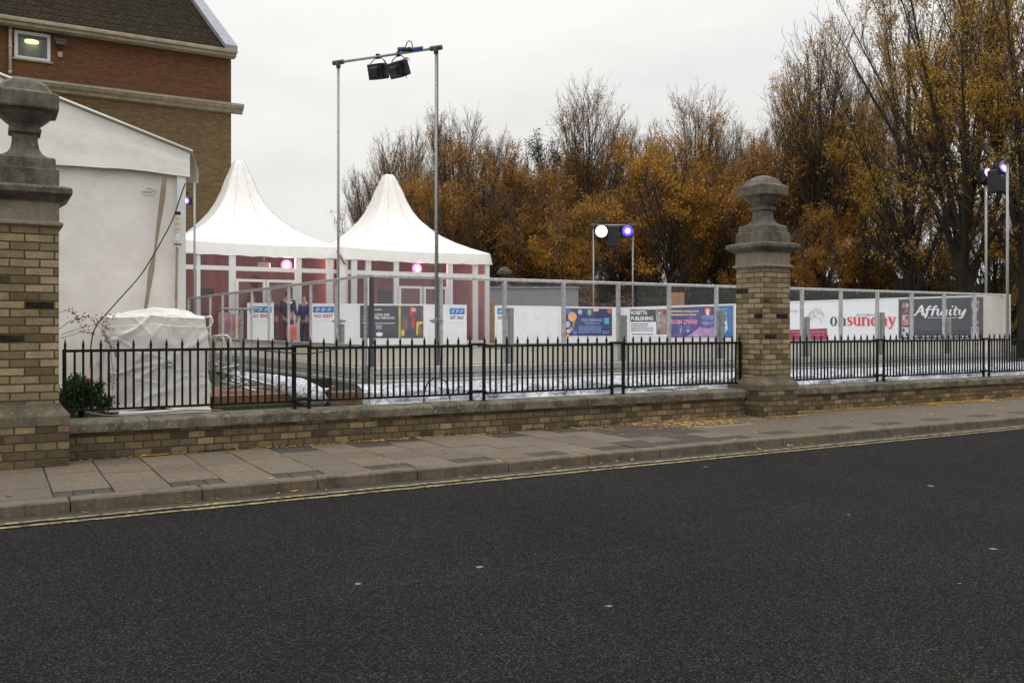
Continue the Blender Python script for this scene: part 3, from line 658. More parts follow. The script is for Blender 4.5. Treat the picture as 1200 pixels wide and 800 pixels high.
inst_tree(652, 60, 12.8, 'low', m_l_ev, 1.1, 'dark evergreen tree with rounded top among the bare trees', .75)
inst_tree(632, 62, 12.0, 'low', m_l_ev, 4.1, 'second dark evergreen, half hidden left of the rounded one', .6)
# hedges
def hedge(name, label, px0, d0, px1, d1, h, dep, mat, n, ls, z0=.3):
    a, c_ = P(px0, d0), P(px1, d1); r = random.Random(int(px0)); V, Fc = [], []; nrm = Vector((-(c_-a).y, (c_-a).x, 0)).normalized()
    for _ in range(n):
        u = r.random(); top = h*(.86+.14*noise3((u*(c_-a).length*.4, 1, px0)))
        v = r.random()**.6; p = a.lerp(c_, u)+nrm*r.uniform(-dep, dep)*.5; p.z = z0+top*v; add_leaf(V, Fc, p, ls*r.uniform(.6, 1.4), r)
    t = thing(name, label, 'hedge', (a.x, a.y, z0))
    mb = MB(); mb.bar(a+Vector((0, 0, z0+h*.42)), c_+Vector((0, 0, z0+h*.42)), dep*.6, h*.8); mb.build('inner_branches', m_bark, t)
    me = raw_mesh('foliage', [(x-a.x, y-a.y, z-z0) for x, y, z in V], Fc, mat); o = bpy.data.objects.new('foliage', me); COL.objects.link(o); o.parent = t
hedge('hedge', 'long dark evergreen hedge closing the park behind the trees', 360, 76, 1400, 60, 5.2, 2.0, m_l_ev, 70000, .26)
hedge('hedge', 'brown beech hedge behind the rink, right of the grey container', 677, 43, 742, 43, 3.0, 1.0, m_l_dead, 7000, .10)
hedge('hedge', 'dark clipped hedge behind the rink left of the free-standing pillar', 744, 44, 1060, 40, 3.3, 1.2, m_l_ev, 26000, .10)
# ============================================================ BUILDING
YB = 37.5; XC = 8.45; ZE = 12.68; ZC = 10.44
t = thing('brick_building', 'red and buff brick building with dark tiled roof, top left', 'building', (0, YB, .35))
MB().box(-26, XC, YB, YB+16.2, .3, ZC).build('lower_wall', m_bufbrick, t)
wx0, wx1, wz0, wz1 = .69, 1.87, 11.45, 12.48
mb = MB(); mb.box(-26, wx0, YB+.0, YB+16.2, ZC+.003, ZE); mb.box(wx1, XC, YB, YB+16.2, ZC+.003, ZE); mb.box(wx0, wx1, YB, YB+.4, ZC+.003, wz0); mb.box(wx0, wx1, YB, YB+.4, wz1, ZE)
mb.build('upper_wall', m_redbrick, t)
mb = MB(); pr = [(YB-.46, ZC+.20), (YB-.46, ZC+.13), (YB-.41, ZC+.125), (YB-.38, ZC+.05), (YB-.20, ZC-.03), (YB-.18, ZC-.10), (YB-.003, ZC-.12), (YB-.003, ZC+.2)]
mb.prism(pr, 'x', -26, XC+.42); mb.build('cornice', m_cstone, t)
MB().prism([(YB-.45, ZC+.205), (YB-.003, ZC+.34), (YB-.003, ZC+.205)], 'x', -26, XC+.45).build('lead_flashing', m_lead, t)
sl = math.tan(R(30.5)); yr = YB+8.1
mb = MB(); y0 = YB-.45; z0 = ZE+.12
nrow = 52
for k in range(nrow):
    a, c_ = k/nrow, (k+1)/nrow; ya, yc = y0+a*(yr-y0), y0+c_*(yr-y0); za, zc = z0+(ya-y0)*sl, z0+(yc-y0)*sl
    mb.add([(-26, ya, za), (XC, ya, za), (XC, yc, zc-.03), (-26, yc, zc-.03)], [(0, 1, 2, 3)]); mb.add([(-26, ya, za-.03), (XC, ya, za-.03), (XC, ya, za), (-26, ya, za)], [(0, 1, 2, 3)])
mb.add([(-26, yr, z0+(yr-y0)*sl), (XC, yr, z0+(yr-y0)*sl), (XC, yr+8.5, z0-.1), (-26, yr+8.5, z0-.1)], [(0, 1, 2, 3)])
mb.build('roof', m_tile, t)
MB().add([(XC-.01, YB, ZE), (XC-.01, YB+16.2, ZE), (XC-.01, yr, z0+(yr-y0)*sl-.05)], [(0, 1, 2)]).build('gable_wall', m_redbrick, t)
mb = MB(); mb.prism([(YB-.50, ZE+.13), (YB-.50, ZE+.30), (yr, ZE+.30+(yr-YB+.5)*sl), (yr, ZE+.13+(yr-YB+.5)*sl-.2)], 'x', XC-.35, XC+.14); mb.build('verge_coping', m_lead, t)
mb = MB(); mb.box(-26, XC+.1, YB-.50, YB-.10, ZE-.16, ZE-.02, bev=.01); mb.box(-26, XC+.12, YB-.62, YB-.46, ZE-.04, ZE+.10, bev=.02); mb.build('gutter_eaves', m_cstone, t)
w = thing('window', None, None); w.parent = t; w.location = (0, -YB, -.35)
del_keys = [k for k in ('label', 'category') if k in w.keys()]
def wpart(mb, name, mat):
    o = mb.build(name, mat); o.parent = w; return o
mb = MB(); fw = .11
for bx in ((wx0, wx1, wz0, wz0+fw), (wx0, wx1, wz1-fw, wz1), (wx0, wx0+fw, wz0+fw, wz1-fw), (wx1-fw, wx1, wz0+fw, wz1-fw)): mb.box(bx[0], bx[1], YB+.03, YB+.12, bx[2], bx[3], bev=.01)
wpart(mb, 'frame', m_frame)
wpart(MB().box(wx0-.06, wx1+.08, YB-.08, YB+.1, wz0-.07, wz0-.003, bev=.01), 'sill', m_cstone)
wpart(MB().box(wx0+fw, wx1-fw, YB+.07, YB+.075, wz0+fw, wz1-fw), 'pane', m_glass)
mb = MB(); mb.box(wx0, wx1, YB+1.3, YB+1.35, wz0-.5, wz1+.1); wpart(mb, 'room_wall', M('room_wall_blue', (.30, .38, .42), .7))
px_ = PY(37, YB+1.2, 50); wpart(MB().tube([(px_.x, YB+1.1, px_.z-.03), (px_.x, YB+1.1, px_.z+.03)], .24, 16), 'ceiling_lamp', M_emit('warm_lamp', (1, .85, .35), 2.2))
q0 = PY(12, YB-.1, 25); mb = MB(); mb.tube([(q0.x, YB-.09, ZC+.36), (q0.x, YB-.09, ZE-.1)], .055, 10)
for z in (ZC+.4, ZC+1.3, ZE-.35): mb.tube([(q0.x, YB-.09, z), (q0.x, YB-.09, z+.09)], .07, 10)
mb.build('downpipe', m_pipe, t)
q0 = PY(71, YB-.2, 51); mb = MB(); mb.box(q0.x-.16, q0.x+.16, YB-.32, YB-.10, q0.z-.08, q0.z+.10, bev=.03); mb.tube([(q0.x, YB-.2, q0.z-.08), (q0.x, YB-.01, q0.z-.18)], .03, 6); mb.box(q0.x-.2, q0.x+.2, YB-.36, YB-.28, q0.z+.06, q0.z+.12, bev=.01)
sl_ = mb.build('security_lamp', m_dark_post, t)
MB().box(q0.x-.09, q0.x+.07, YB-.08, YB-.003, q0.z-.48, q0.z-.27, bev=.01).build('sensor_box', M('beige_plastic', (.35, .26, .2), .6), t)
# ============================================================ PAGODA MARQUEES
prof = [(1.0, 0), (.83, .065), (.67, .14), (.53, .225), (.41, .33), (.31, .44), (.245, .54), (.185, .67), (.145, .79), (.10, .89), (.07, .965), (.045, 1.0)]
Y0 = 30.4; ZF = .97
def pagoda(cx, label, x0, x1, posts, lamp):
    hw = (x1-x0)/2; cy = Y0+3.0; t = thing('pagoda_marquee', label, 'marquee', (cx, cy, .35), 0, 'white pointed marquees behind the rink')
    ze, zp, zb = 4.42, 7.66, 4.0; n = 10; rings = []
    for (w_, h_) in prof:
        rg = []
        for sd in range(4):
            for k in range(n):
                a = -1+2*k/n; dd = 1-.06*(1-a*a)*(1-h_)*(1 if 0 < h_ < 1 else .1); p = [(a, -dd), (dd, a), (-a, dd), (-dd, -a)][sd]
                zz = ze+(zp-ze)*h_-.10*(1-a*a)*(1 if h_ == 0 else .3*(1-h_))*0.5
                rg.append((cx+p[0]*w_*hw, cy+p[1]*w_*3.0, zz))
        rings.append(rg)
    MB().loft(rings, cap0=False, sm=True).build('canopy', m_pvc, t)
    m_seam = bpy.data.materials.get('welded_seam') or M('welded_seam', (.60, .585, .55), .6)
    sm_ = MB()
    for q in range(4):
        for k in (0, 3, 7): sm_.tube([Vector(rg[q*n+k])+Vector((0, 0, .004)) for rg in rings], .010, 4)
    sm_.build('welded_seams', m_seam, t)
    vr = []
    for zi, of in ((ze, 0), (ze-.2, .025), (zb, .05)):
        rg = []
        for sd in range(4):
            for k in range(24):
                a = -1+2*k/24; o_ = 1+of/3*(1+.6*math.sin(k*2.1+sd)); p = [(a, -1), (1, a), (-a, 1), (-1, -a)][sd]
                sag = .05*(1-a*a) if zi == ze else (.02*math.sin(k*1.9)+.03*(1-a*a) if zi == zb else 0)
                rg.append((cx+p[0]*hw*o_, cy+p[1]*3.0*o_, zi-sag))
        vr.append(rg)
    MB().loft(vr, cap0=False, cap1=False, sm=True).build('valance', m_pvc, t)
    # glazed front: posts at surveyed places
    mb = MB()
    for (pa, pb) in posts:
        a, c_ = PY(pa, Y0+.05).x, PY(pb, Y0+.05).x; mb.box(a, c_, Y0, Y0+.12, ZF, zb+.12, bev=.01)
    mb.box(x0+.02, x1-.02, Y0+.015, Y0+.105, 3.47, 3.62, bev=.01); mb.box(x0+.02, x1-.02, Y0+.015, Y0+.105, zb-.02, zb+.14, bev=.01); mb.box(x0+.02, x1-.02, Y0+.015, Y0+.105, ZF, ZF+.12, bev=.01)
    mb.build('wall_frame', m_frame, t)
    MB().box(x0+.05, x1-.05, Y0+.05, Y0+.056, ZF+.05, zb+.1).build('glazing', m_glass, t)
    mb = MB(); mb.grid(60, 6, lambda u, v: (x0+.1+u*(x1-x0-.2), Y0+3.6+.05*math.sin(u*70), ZF+v*(zb+.35-ZF))); mb.build('lining', m_lining, t)
    mb = MB(); mb.box(x0+.06, x0+.1, Y0+.15, Y0+5.9, ZF, zb+.3); mb.box(x1-.1, x1-.06, Y0+.15, Y0+5.9, ZF, zb+.3); mb.build('side_lining', m_lining, t)
    mb = MB(); mb.box(x0+.05, x1-.05, Y0+.13, Y0+5.9, zb+.32, zb+.34); mb.build('ceiling_lining', m_lining, t)
    MB().box(x0, x1, Y0-.1, Y0+6, .35, ZF-.002).build('floor', m_brownwood, t)
    return t
pl = pagoda(7.80, 'left white pointed marquee beside the brick building, glazed front lit pink', 4.85, 10.55, [(230, 234.5), (268, 276), (346, 353), (382.5, 390), (396, 402)], 336)
pr_ = pagoda(13.66, 'right white pointed marquee before the trees, glazed front lit pink', 10.66, 16.62, [(403, 407), (411, 418), (428, 434.5), (461, 467), (524, 530), (554, 559.5), (568, 573)], 489)
def doors(t, spans, ztop):
    for (pa, pb) in spans:
        a, c_ = PY(pa, Y0-.03).x, PY(pb, Y0-.03).x; mb = MB(); f = .09
        mb.box(a, a+f, Y0-.07, Y0-.004, ZF, ztop); mb.box(c_-f, c_, Y0-.07, Y0-.004, ZF, ztop); mb.box(a+f, c_-f, Y0-.07, Y0-.004, ztop-f, ztop); mb.box(a+f, c_-f, Y0-.07, Y0-.004, ZF, ZF+.16)
        d = mb.build('door', m_frame, t)
        MB().box(a+f, c_-f, Y0-.04, Y0-.035, ZF+.16, ztop-f).build('pane', m_glass, t)
doors(pl, [(276, 311), (312, 346)], 3.2); doors(pr_, [(467, 494.5), (496, 524)], 3.1)
# gutter curtain between marquees
tag(MB().box(10.45, 10.75, Y0-.16, Y0-.11, ZF, 4.06, bev=.01).build('joining_panel', m_pvc), 'narrow white upright panel closing the gap between the two pointed marquees', 'panel')
mb = MB(); mb.tube([(10.42, Y0-.17, 4.25), (10.52, Y0-.25, 4.1), (10.68, Y0-.24, 3.85), (10.78, Y0-.2, 3.78)], [.02, .05, .04, .015], 6)
tag(mb.build('loose_strap', m_strap), 'brown frayed strap hanging at the eave between the two pointed marquees', 'strap')
def point(name, loc, col, e, rad=.1):
    l = bpy.data.lights.new(name, 'POINT'); l.color = (1, .50, .52); l.energy = e; l.shadow_soft_size = rad
    o = bpy.data.objects.new(name, l); COL.objects.link(o); o.location = loc; return o
def glow_lamp(px, py, d, label, name='marquee_lamp', col=(1, .30, .58), e=12, r=.19, power=45, y_off=.35):
    p = P(px, d, py=py); t = thing(name, label, 'lamp', p)
    MB().tube([(0, 0, 0), (0, .10, 0)], [r, r], 16).build('lens', M_emit(name+'_halo', (1, .13, .50), 1.25), t, False)  # magenta halo round the lamp put into this glowing disc
    MB().tube([(0, -.02, 0), (0, -.004, 0)], [r*.42, r*.5], 12).build('bulb', M_emit(name+'_glow', (1, .75, .9), 2.5), t, False)
    MB().tube([(0, .101, 0), (0, .2, 0), (0, .28, .02)], [r*1.15, r*1.1, r*.6], 16).build('housing', m_blackp, t, False)
    MB().tube([(0, .2, r), (0, .2, r+.35)], .015, 6).build('hanger', m_blackp, t, False)
    if power: o = point('lamp_light', (0, -.12, 0), col, power, r); o.parent = t
    return t
d_ = lambda px, Y: Y/(CA-SA*(px-600)/F)
glow_lamp(336, 310.5, d_(336, Y0+.6), 'pink lamp glowing under the eave of the left pointed marquee', power=110)
glow_lamp(489, 314.5, d_(489, Y0+.6), 'pink lamp glowing under the eave of the right pointed marquee', power=110)
# screen, heater box and things in marquee
def simple(name, label, cat, mat, px0, px1, py0, py1, d, dep=.1, bev=.02):
    a, c_ = P(px0, d, py=py1), P(px1, d, py=py0); L = (Vector((c_.x, c_.y, 0))-Vector((a.x, a.y, 0))).length
    t = thing(name, label, cat, a, math.atan2(c_.y-a.y, c_.x-a.x)); return t, L, c_.z-a.z
t, L, H_ = simple('display_screen', 'dark television screen inside the right pointed marquee', 'screen', None, 443, 461, 340, 356, 33.6)
MB().box(0, L, 0, .08, 0, H_, bev=.01).build('casing', m_blackp, t, False); MB().box(.03, L-.03, -.006, -.002, .03, H_-.03).build('screen_glass', M('screen_blue_grey', (.05, .06, .08), .2), t, False)
t, L, H_ = simple('display_screen', 'dark television screen inside the left pointed marquee, low at its left end', 'screen', None, 234, 250, 338, 347, 29.8)
MB().box(0, L, 0, .08, 0, H_, bev=.01).build('casing', m_blackp, t, False); MB().box(.03, L-.03, -.006, -.002, .03, H_-.03).build('screen_glass', M('screen_dark', (.03, .02, .025), .2), t, False)
t, L, H_ = simple('exit_light_box', 'small grey-white sign box above the door of the left pointed marquee', 'sign box', None, 302, 316, 307.5, 315, 30.6)
MB().box(0, L, 0, .08, 0, H_, bev=.01).build('casing', m_frame, t, False); MB().tube([(L/2, .04, H_), (L/2, .04, H_+.3)], .015, 6).build('hanger', m_frame, t, False)
# ============================================================ RINK
YF = 14.2; XL = 5.5
ends = [(289, 28.5, 356), (504, 30, 357.5), (582, 31, 358.7), (730, 32, 361), (859, 29.5, 357), (926, 28, 354), (1053, 25.8, 350), (1152, 24.4, 347), (1184, 23.9, 346.2)]
def bD(px):
    for (a, da, _), (c_, dc, _) in zip(ends, ends[1:]):
        if px <= c_ or c_ == 1184:
            t_ = (px-a)/(c_-a); return 1/((1-t_)/da+t_/dc), (a, da, c_, dc)
def by(px):
    for (a, _, ya), (c_, _, yc) in zip(ends, ends[1:]):
        if px <= c_ or c_ == 1184: return ya+(yc-ya)*(px-a)/(c_-a)
def WB(px, py, off=0.0):
    d, (a, da, c_, dc) = bD(px); p = P(px, d, py=py); v = P(c_, dc)-P(a, da); n = Vector((v.y, -v.x, 0)).normalized(); return p+n*off
t = thing('rink_floor', 'raised white ice rink floor seen edge-on behind the clear barrier', 'ice rink', (12, 20, .35))
poly = [(XL+.02, YF+.02), (23.55, YF+.02), (P(1152, 24.4).x, P(1152, 24.4).y), (P(1053, 25.8).x, P(1053, 25.8).y), (P(926, 28).x, P(926, 28).y), (P(730, 32).x, P(730, 32).y), (P(582, 31).x, P(582, 31).y), (P(504, 30).x, P(504, 30).y), (P(289, 28.5).x, P(289, 28.5).y), (5.15, 28.3)]
MB().prism(poly, 'z', .40, .955).build('ice', m_ice, t)
mb = MB(); mb.box(3.0, 17.0, 28.4, 30.25, .40, .94); mb.build('walkway', M('grey_matting', (.12, .12, .12), .9), t)
def barrier(label, a, c_, n, first_dark, name='rink_barrier', hw=.028, brace=True):
    a, c_ = Vector(a), Vector(c_); L = (c_-a).length; rz = math.atan2((c_-a).y, (c_-a).x)
    t = thing(name, label, 'barrier', (a.x, a.y, .35), rz, 'clear rink barriers')
    zo = -.35
    MB().box(-.03, L+.03, -.035, .035, 2.435+zo, 2.485+zo, bev=.008).build('top_rail', m_alu, t, False)
    mb = MB(); pw = (L-.01)/n
    for i in range(n): mb.box(i*pw+.008, (i+1)*pw-.008, -.03, .0, .935+zo, 1.255+zo, bev=.004)
    mb.build('kickboard', m_cream, t, False)
    MB().box(0, L, -.07, .03, 1.262+zo, 1.305+zo, bev=.006).build('ledge', m_galv, t, False)
    mb = MB(); mb.box(-.02, L, -.16, -.035, .80+zo, .928+zo, bev=.012); mb.box(-.02, L, -.12, -.035, .72+zo, .793+zo, bev=.008); mb.box(-.02, L, -.20, -.035, .64+zo, .714+zo, bev=.012); mb.build('base_beam', m_alu, t, False)
    st = L/n
    for i in range(n+1):
        x = i*st; dk = first_dark and i == 0
        MB().box(x-hw, x+hw, -.015-hw, .03 if brace else .012, (.93 if not dk else .93)+zo, 2.435+zo, bev=.006).build('post', m_dark_post if dk else m_alu, t, False)
        if brace and i % 2 == 0 and i: MB().box(x+.04, x+.13, -.12, -.04, .80+zo, 1.95+zo-.12*(i % 4 == 0), bev=.008).build('post_brace', m_galv, t, False)
        if i < n:
            MB().box(x+.037, x+st-.037, -.006, .006, 1.31+zo, 2.432+zo).build('acrylic_panel', m_acr, t, False)
    return t
barrier('long clear rink barrier with metal top rail facing the street, behind the railings', (XL, YF, 0), (XL+1.285*14, YF, 0), 14, True)
barrier('clear rink side barrier running back from the rink corner towards the left marquee', (5.15, 28.4, 0), (XL-.06, YF+.07, 0), 10, False, hw=.022, brace=False)
# ---- far side boards
def board(px0, px1, label, mat=None, nm='rink_board', grp='white boards along the far side of the rink', bot=.97, ytop=None, cuts=()):
    a = WB(px0, 400); t = thing(nm, label, 'board', (a.x, a.y, bot), 0, grp)
    xs = [px0]+[e[0] for e in ends if px0 < e[0] < px1]+[px1]
    pts = sorted(set(xs+list(cuts)))
    mb = MB()
    for u, v in zip(pts, pts[1:]):
        yt = (lambda p: by(p)) if ytop is None else (lambda p: ytop)
        A, B = WB(u+.12, yt(u)), WB(v-.12, yt(v)); nA = (WB(u+.12, yt(u), .04)-A); 
        lo = [Vector((A.x, A.y, bot)), Vector((B.x, B.y, bot))]
        vs = [lo[0], lo[1], B, A]; bk = [p-nA for p in vs]; fr_ = vs
        mb.add(fr_+bk, [(0, 1, 2, 3), (7, 6, 5, 4), (0, 4, 5, 1), (1, 5, 6, 2), (2, 6, 7, 3), (3, 7, 4, 0)])
    mb.build('board_sheet', mat or m_white, t)
    mb = MB()
    for u, v in zip(pts, pts[1:]): 
        yt = by if ytop is None else (lambda p: ytop)
        mb.bar(WB(u, yt(u), -.02)+Vector((0, 0, .015)), WB(v, yt(v), -.02)+Vector((0, 0, .015)), .05, .03)
    mb.build('top_trim', m_frame, t)
    return t
m_blue = M('blue_print', (.035, .15, .36), .5, var=.1); m_red = M('red_print', (.62, .02, .03), .5, var=.05); m_bluew = M('pale_blue_print', (.25, .42, .68), .5)
m_char = M('charcoal_print', (.045, .05, .058), .55, var=.15, scale=2); m_wprint = M('white_print', (.75, .75, .74), .5, var=.03)
m_nvy = M('dark_blue_print', (.03, .035, .12), .5, var=.35, scale=2)
def exitsign(px0, px1, words, col, label, py0=359, nm='notice'):
    a = WB(px0, py0, .02); t = thing(nm, label, 'sign', (a.x, a.y, a.z), 0, 'blue and white exit notices')
    mb = MB(); poly_on(mb, WB, rect(px0, px1, py0-1, py0+16), .012); mb.build('sheet', m_wprint, t)
    mb = MB(); poly_on(mb, WB, rect(px0+1.2, px1-1.2, py0, py0+7.3), .018); mb.build('blue_panel', m_blue, t)
    mb = MB(); w_ = px1-px0
    for k in range(3): poly_on(mb, WB, [(px0+w_*(.15+.25*k), py0+6), (px0+w_*(.2+.25*k), py0+2), (px0+w_*(.35+.25*k), py0+1.4), (px0+w_*(.31+.25*k), py0+5)], .024+.001*k)
    mb.build('emblem', m_bluew, t)
    mb = MB(); text_on(mb, WB, words, px0+w_*.1, px1-w_*.08, py0+9, py0+13.2, .022, .022); mb.build('lettering', col, t)
board(289.5, 321, 'white board with red NO EXIT notice nearest the left marquee'); exitsign(291, 319.5, 'NO EXIT', m_red, 'blue-headed notice reading NO EXIT, the left one of two')
board(364, 394, 'white board with red NO EXIT notice left of the lighting pole'); exitsign(365.5, 392.5, 'NO EXIT', m_red, 'blue-headed notice reading NO EXIT, just left of the tall pole')
board(398, 547, 'white board carrying the dark grey poster with a people photograph', cuts=(452,))
board(580, 727, 'blank white board run right of the open marquee door', cuts=(655,)); board(727.5, 860, 'white board run carrying three posters left of the free-standing pillar', cuts=(786,))
board(860.5, 1053, 'white board run behind the long white banner', cuts=(985,)); board(1053.5, 1184, 'cream board run behind and right of the dark grey script banner', m_cream, cuts=(1152,))
exitsign(525.5, 545.5, 'EXIT ONLY', m_char, 'blue-headed notice reading EXIT ONLY, on the end of the poster board', 361)
exitsign(581.5, 601, 'EXIT ONLY', m_char, 'blue-headed notice reading EXIT ONLY, right of the open doorway', 361)
def banner(px0, px1, py1, label, mat, y0=None, y1=None, nm='banner', grp=None):
    a = WB(px0, py1, .03); t = thing(nm, label, 'banner', (a.x, a.y, a.z), 0, grp)
    y0 = by(px0)+1 if y0 is None else y0; y1 = by(px1)+1 if y1 is None else y1
    xs = [px0]+[e[0] for e in ends if px0 < e[0] < px1]+[px1]; mb = MB()
    for u, v in zip(xs, xs[1:]):
        f = lambda p: y0+(y1-y0)*(p-px0)/(px1-px0); e = 1e-3
        A, B, C_, D_ = WB(u+e, py1, .014), WB(v-e, py1, .014), WB(v-e, f(v), .014), WB(u+e, f(u), .014)
        mb.add([A, B, C_, D_], [(0, 1, 2, 3)])
    mb.build('sheet', mat, t); return t
def lines(mb, W, x0, x1, y, n=1, dy=2, h=.9, off=.02, r=random.Random(3)):
    for k in range(n):
        x = x0
        while x < x1-.5:
            w_ = r.uniform(.9, 2.6); poly_on(mb, W, rect(x, min(x+w_, x1), y+k*dy, y+k*dy+h), off); x += w_+.55
# poster 1
t = banner(422, 496, 396, 'dark grey poster with white words and a people photograph, behind the dark corner post', m_char, 358, 358.3, nm='poster')
mb = MB(); lines(mb, WB, 439, 447, 362.3, 1); text_on(mb, WB, 'LOOK AND', 439, 456.5, 367.3, 370, .02, .02); text_on(mb, WB, 'FEEL FABULOUS.', 439, 462.5, 370.9, 373.6, .02, .02); lines(mb, WB, 440, 463, 378.3, 1, h=.8); lines(mb, WB, 441, 447, 381, 3, 1.8, .7)
poly_on(mb, WB, ell(444.5, 391.5, 4, 2.4), .02); lines(mb, WB, 424, 427, 370, 3, 4, .6); mb.build('lettering', m_wprint, t)
mb = MB(); poly_on(mb, WB, rect(467, 469.5, 358.6, 395.8), .018); mb.build('yellow_stripe', M('dull_yellow_print', (.42, .36, .10), .5), t)
mb = MB(); poly_on(mb, WB, rect(469.6, 495.6, 359, 395.6), .018)
for (x, y, rx, ry, mi) in [(475, 366, 2.6, 6, 1), (474.6, 380, 3, 9, 4), (482, 365, 2.2, 6, 2), (484.5, 363, 3.2, 2.6, 5), (484, 378, 1.6, 7, 2), (490, 372, 2.6, 4, 1), (490.5, 379, 2, 2, 5), (480, 388, 3, 6, 1), (492.5, 388, 2.4, 7, 4), (472, 390, 2, 4, 3), (493.5, 365, 1.6, 3, 4)]:
    poly_on(mb, WB, ell(x, y, rx, ry), .02+.001*rnd.random()*3+mi*.001, mi)
poly_on(mb, WB, [(488, 377), (495.3, 376.6), (495.3, 379.4), (490.4, 379.8), (489.6, 392.5), (487.3, 392.5)], .03, 3)
mb.build('photograph', [M('photo_dark', (.09, .07, .075), .5, var=.5, scale=6), M('photo_navy', (.05, .06, .10), .5), m_red, M('photo_yellow', (.65, .42, .05), .5), M('photo_brown', (.20, .10, .07), .5, var=.4, scale=8), M('photo_pink', (.55, .30, .28), .5)], t)
# bauble banner
t = banner(662, 717, 393.3, 'dark blue Christmas banner with coloured baubles down its left side', m_nvy, 361.2, 361.8)
mb = MB(); text_on(mb, WB, 'FREE PARKING', 681, 705.5, 373.3, 376.8, .02, .012); lines(mb, WB, 685, 704, 378.5, 1, h=.8); lines(mb, WB, 678, 704, 382, 4, 2.3, .8); lines(mb, WB, 706, 714, 388, 2, 2, .7); mb.build('lettering', m_bluew, t)
mb = MB(); bl = [(666, 364.5, 3.2, 3.8, 0), (670.5, 371, 5, 5.6, 1), (679.5, 365.5, 2.6, 3, 2), (690.5, 366, 2.3, 3.6, 3), (698, 363.2, 3.4, 1.7, 4), (713.8, 364.6, 2.6, 2.4, 5), (665, 380, 3, 3.6, 2), (669.5, 385.5, 2.4, 2.6, 3), (671.6, 381, 1.6, 2.4, 5), (666, 388, 2.6, 2.6, 4), (673.5, 389.6, 2.8, 3, 0), (664.8, 393.6, 2.2, 2.2, 1), (672, 377, 2, 1.4, 3)]
for k, (x, y, rx, ry, mi) in enumerate(bl): poly_on(mb, WB, ell(x, y, rx, ry), .02+.0012*k, mi)
mb.build('baubles', [M('bauble_blue', (.05, .13, .42), .4), M('bauble_orange', (.75, .33, .12), .4), M('bauble_silver', (.42, .45, .60), .4), M('bauble_green', (.16, .34, .22), .4), M('bauble_peach', (.72, .45, .32), .4), M('bauble_red', (.60, .10, .09), .4)], t)
mb = MB(); poly_on(mb, WB, rect(707.5, 713.5, 372.3, 379.5), .02); mb.build('cyan_badge', M('cyan_print', (.06, .38, .52), .5), t)
# Rosetta
t = banner(738.6, 782, 394.5, 'white poster headed ROSETTA PUBLISHING with a figure picture at its right', m_wprint, 362, 361.3, nm='poster')
mb = MB(); poly_on(mb, WB, rect(738.8, 769, 362.6, 377), .018); mb.build('heading_panel', m_char, t)
mb = MB(); text_on(mb, WB, 'ROSETTA', 740, 759, 364, 368.8, .024, .03); text_on(mb, WB, 'PUBLISHING', 740, 765.8, 370.6, 375.4, .024, .03); mb.build('heading_lettering', m_wprint, t)
mb = MB(); lines(mb, WB, 740, 760, 379, 2, 2.5, 1.1); lines(mb, WB, 740, 766, 384, 2, 2.6, 1.1); lines(mb, WB, 741, 766, 391, 1, 2.2, 1.0); mb.build('small_print', m_char, t)
mb = MB(); poly_on(mb, WB, rect(769.2, 781.8, 362, 391.8), .018)
for k, (x, y, rx, ry, mi) in enumerate([(773, 366.5, 2.4, 2.6, 1), (773, 366.8, 1.5, 1.8, 2), (772, 373, 2.6, 4, 3), (777.5, 375, 3, 5.5, 4), (773, 384, 2.4, 6, 4), (772.6, 388, 1.1, 3.6, 5), (778, 386, 2.4, 4, 4), (779, 366, 2, 3, 1)]): poly_on(mb, WB, ell(x, y, rx, ry), .02+.0012*k, mi)
mb.build('figure_picture', [M('pic_brown', (.26, .19, .17), .5, var=.4, scale=8), M('pic_maroon', (.20, .05, .06), .5), M('pic_pale', (.6, .55, .48), .5), M('pic_teal', (.30, .40, .42), .5), M('pic_tan', (.36, .25, .18), .5, var=.4, scale=9), M('pic_blue', (.06, .09, .26), .5)], t)
# winter banner
m_wb, nt, b, out = new_mat('purple_winter_print'); co = objco(nt)
c = ramp(nt, noi(nt, co, 1.6, 6, .6), [(.3, (.02, .03, .14)), (.55, (.07, .05, .22)), (.75, (.30, .14, .34))]); nt.links.new(c, b.inputs['Base Color']); b.inputs['Roughness'].default_value = .5
t = banner(785.5, 859, 395.3, 'purple and blue banner with yellow lines, pink phone number and a red round emblem', m_wb, 360.4, 358)
mb = MB(); lines(mb, WB, 787, 819, 363.6, 1, h=2.0); lines(mb, WB, 787, 816, 367.8, 1, h=1.9); mb.build('yellow_lines', M('yellow_print', (.60, .50, .16), .5), t)
mb = MB(); text_on(mb, WB, '01284 270440', 786.8, 817, 374.5, 379.8, .02, .03); mb.build('phone_number', M('pink_print', (.80, .28, .34), .5), t)
mb = MB(); text_on(mb, WB, 'f', 797, 799.5, 384, 389.6, .022, .02); poly_on(mb, WB, [(804.5, 385.5), (806, 387), (808.5, 384.6), (808, 388.6), (805.5, 389.6)], .02); text_on(mb, WB, 'WINTER', 822, 836.8, 369.4, 374.6, .02, .02); text_on(mb, WB, 'MARKET', 823.5, 836.6, 376.4, 380.4, .02, .01); lines(mb, WB, 795.5, 800, 382, 1, h=.6); lines(mb, WB, 804, 809.5, 382, 1, h=.6); mb.build('lettering', m_bluew, t)
mb = MB(); poly_on(mb, WB, ell(829.8, 364.4, 4, 5), .02); mb.build('emblem', m_red, t)
mb = MB(); poly_on(mb, WB, ell(829.6, 363, 1.2, 1.4), .024); poly_on(mb, WB, [(827, 360.6), (829.6, 365), (832.2, 360.6), (831, 369), (828.2, 369)], .023); mb.build('emblem_figure', M('pale_pink_print', (.8, .62, .6), .5), t)
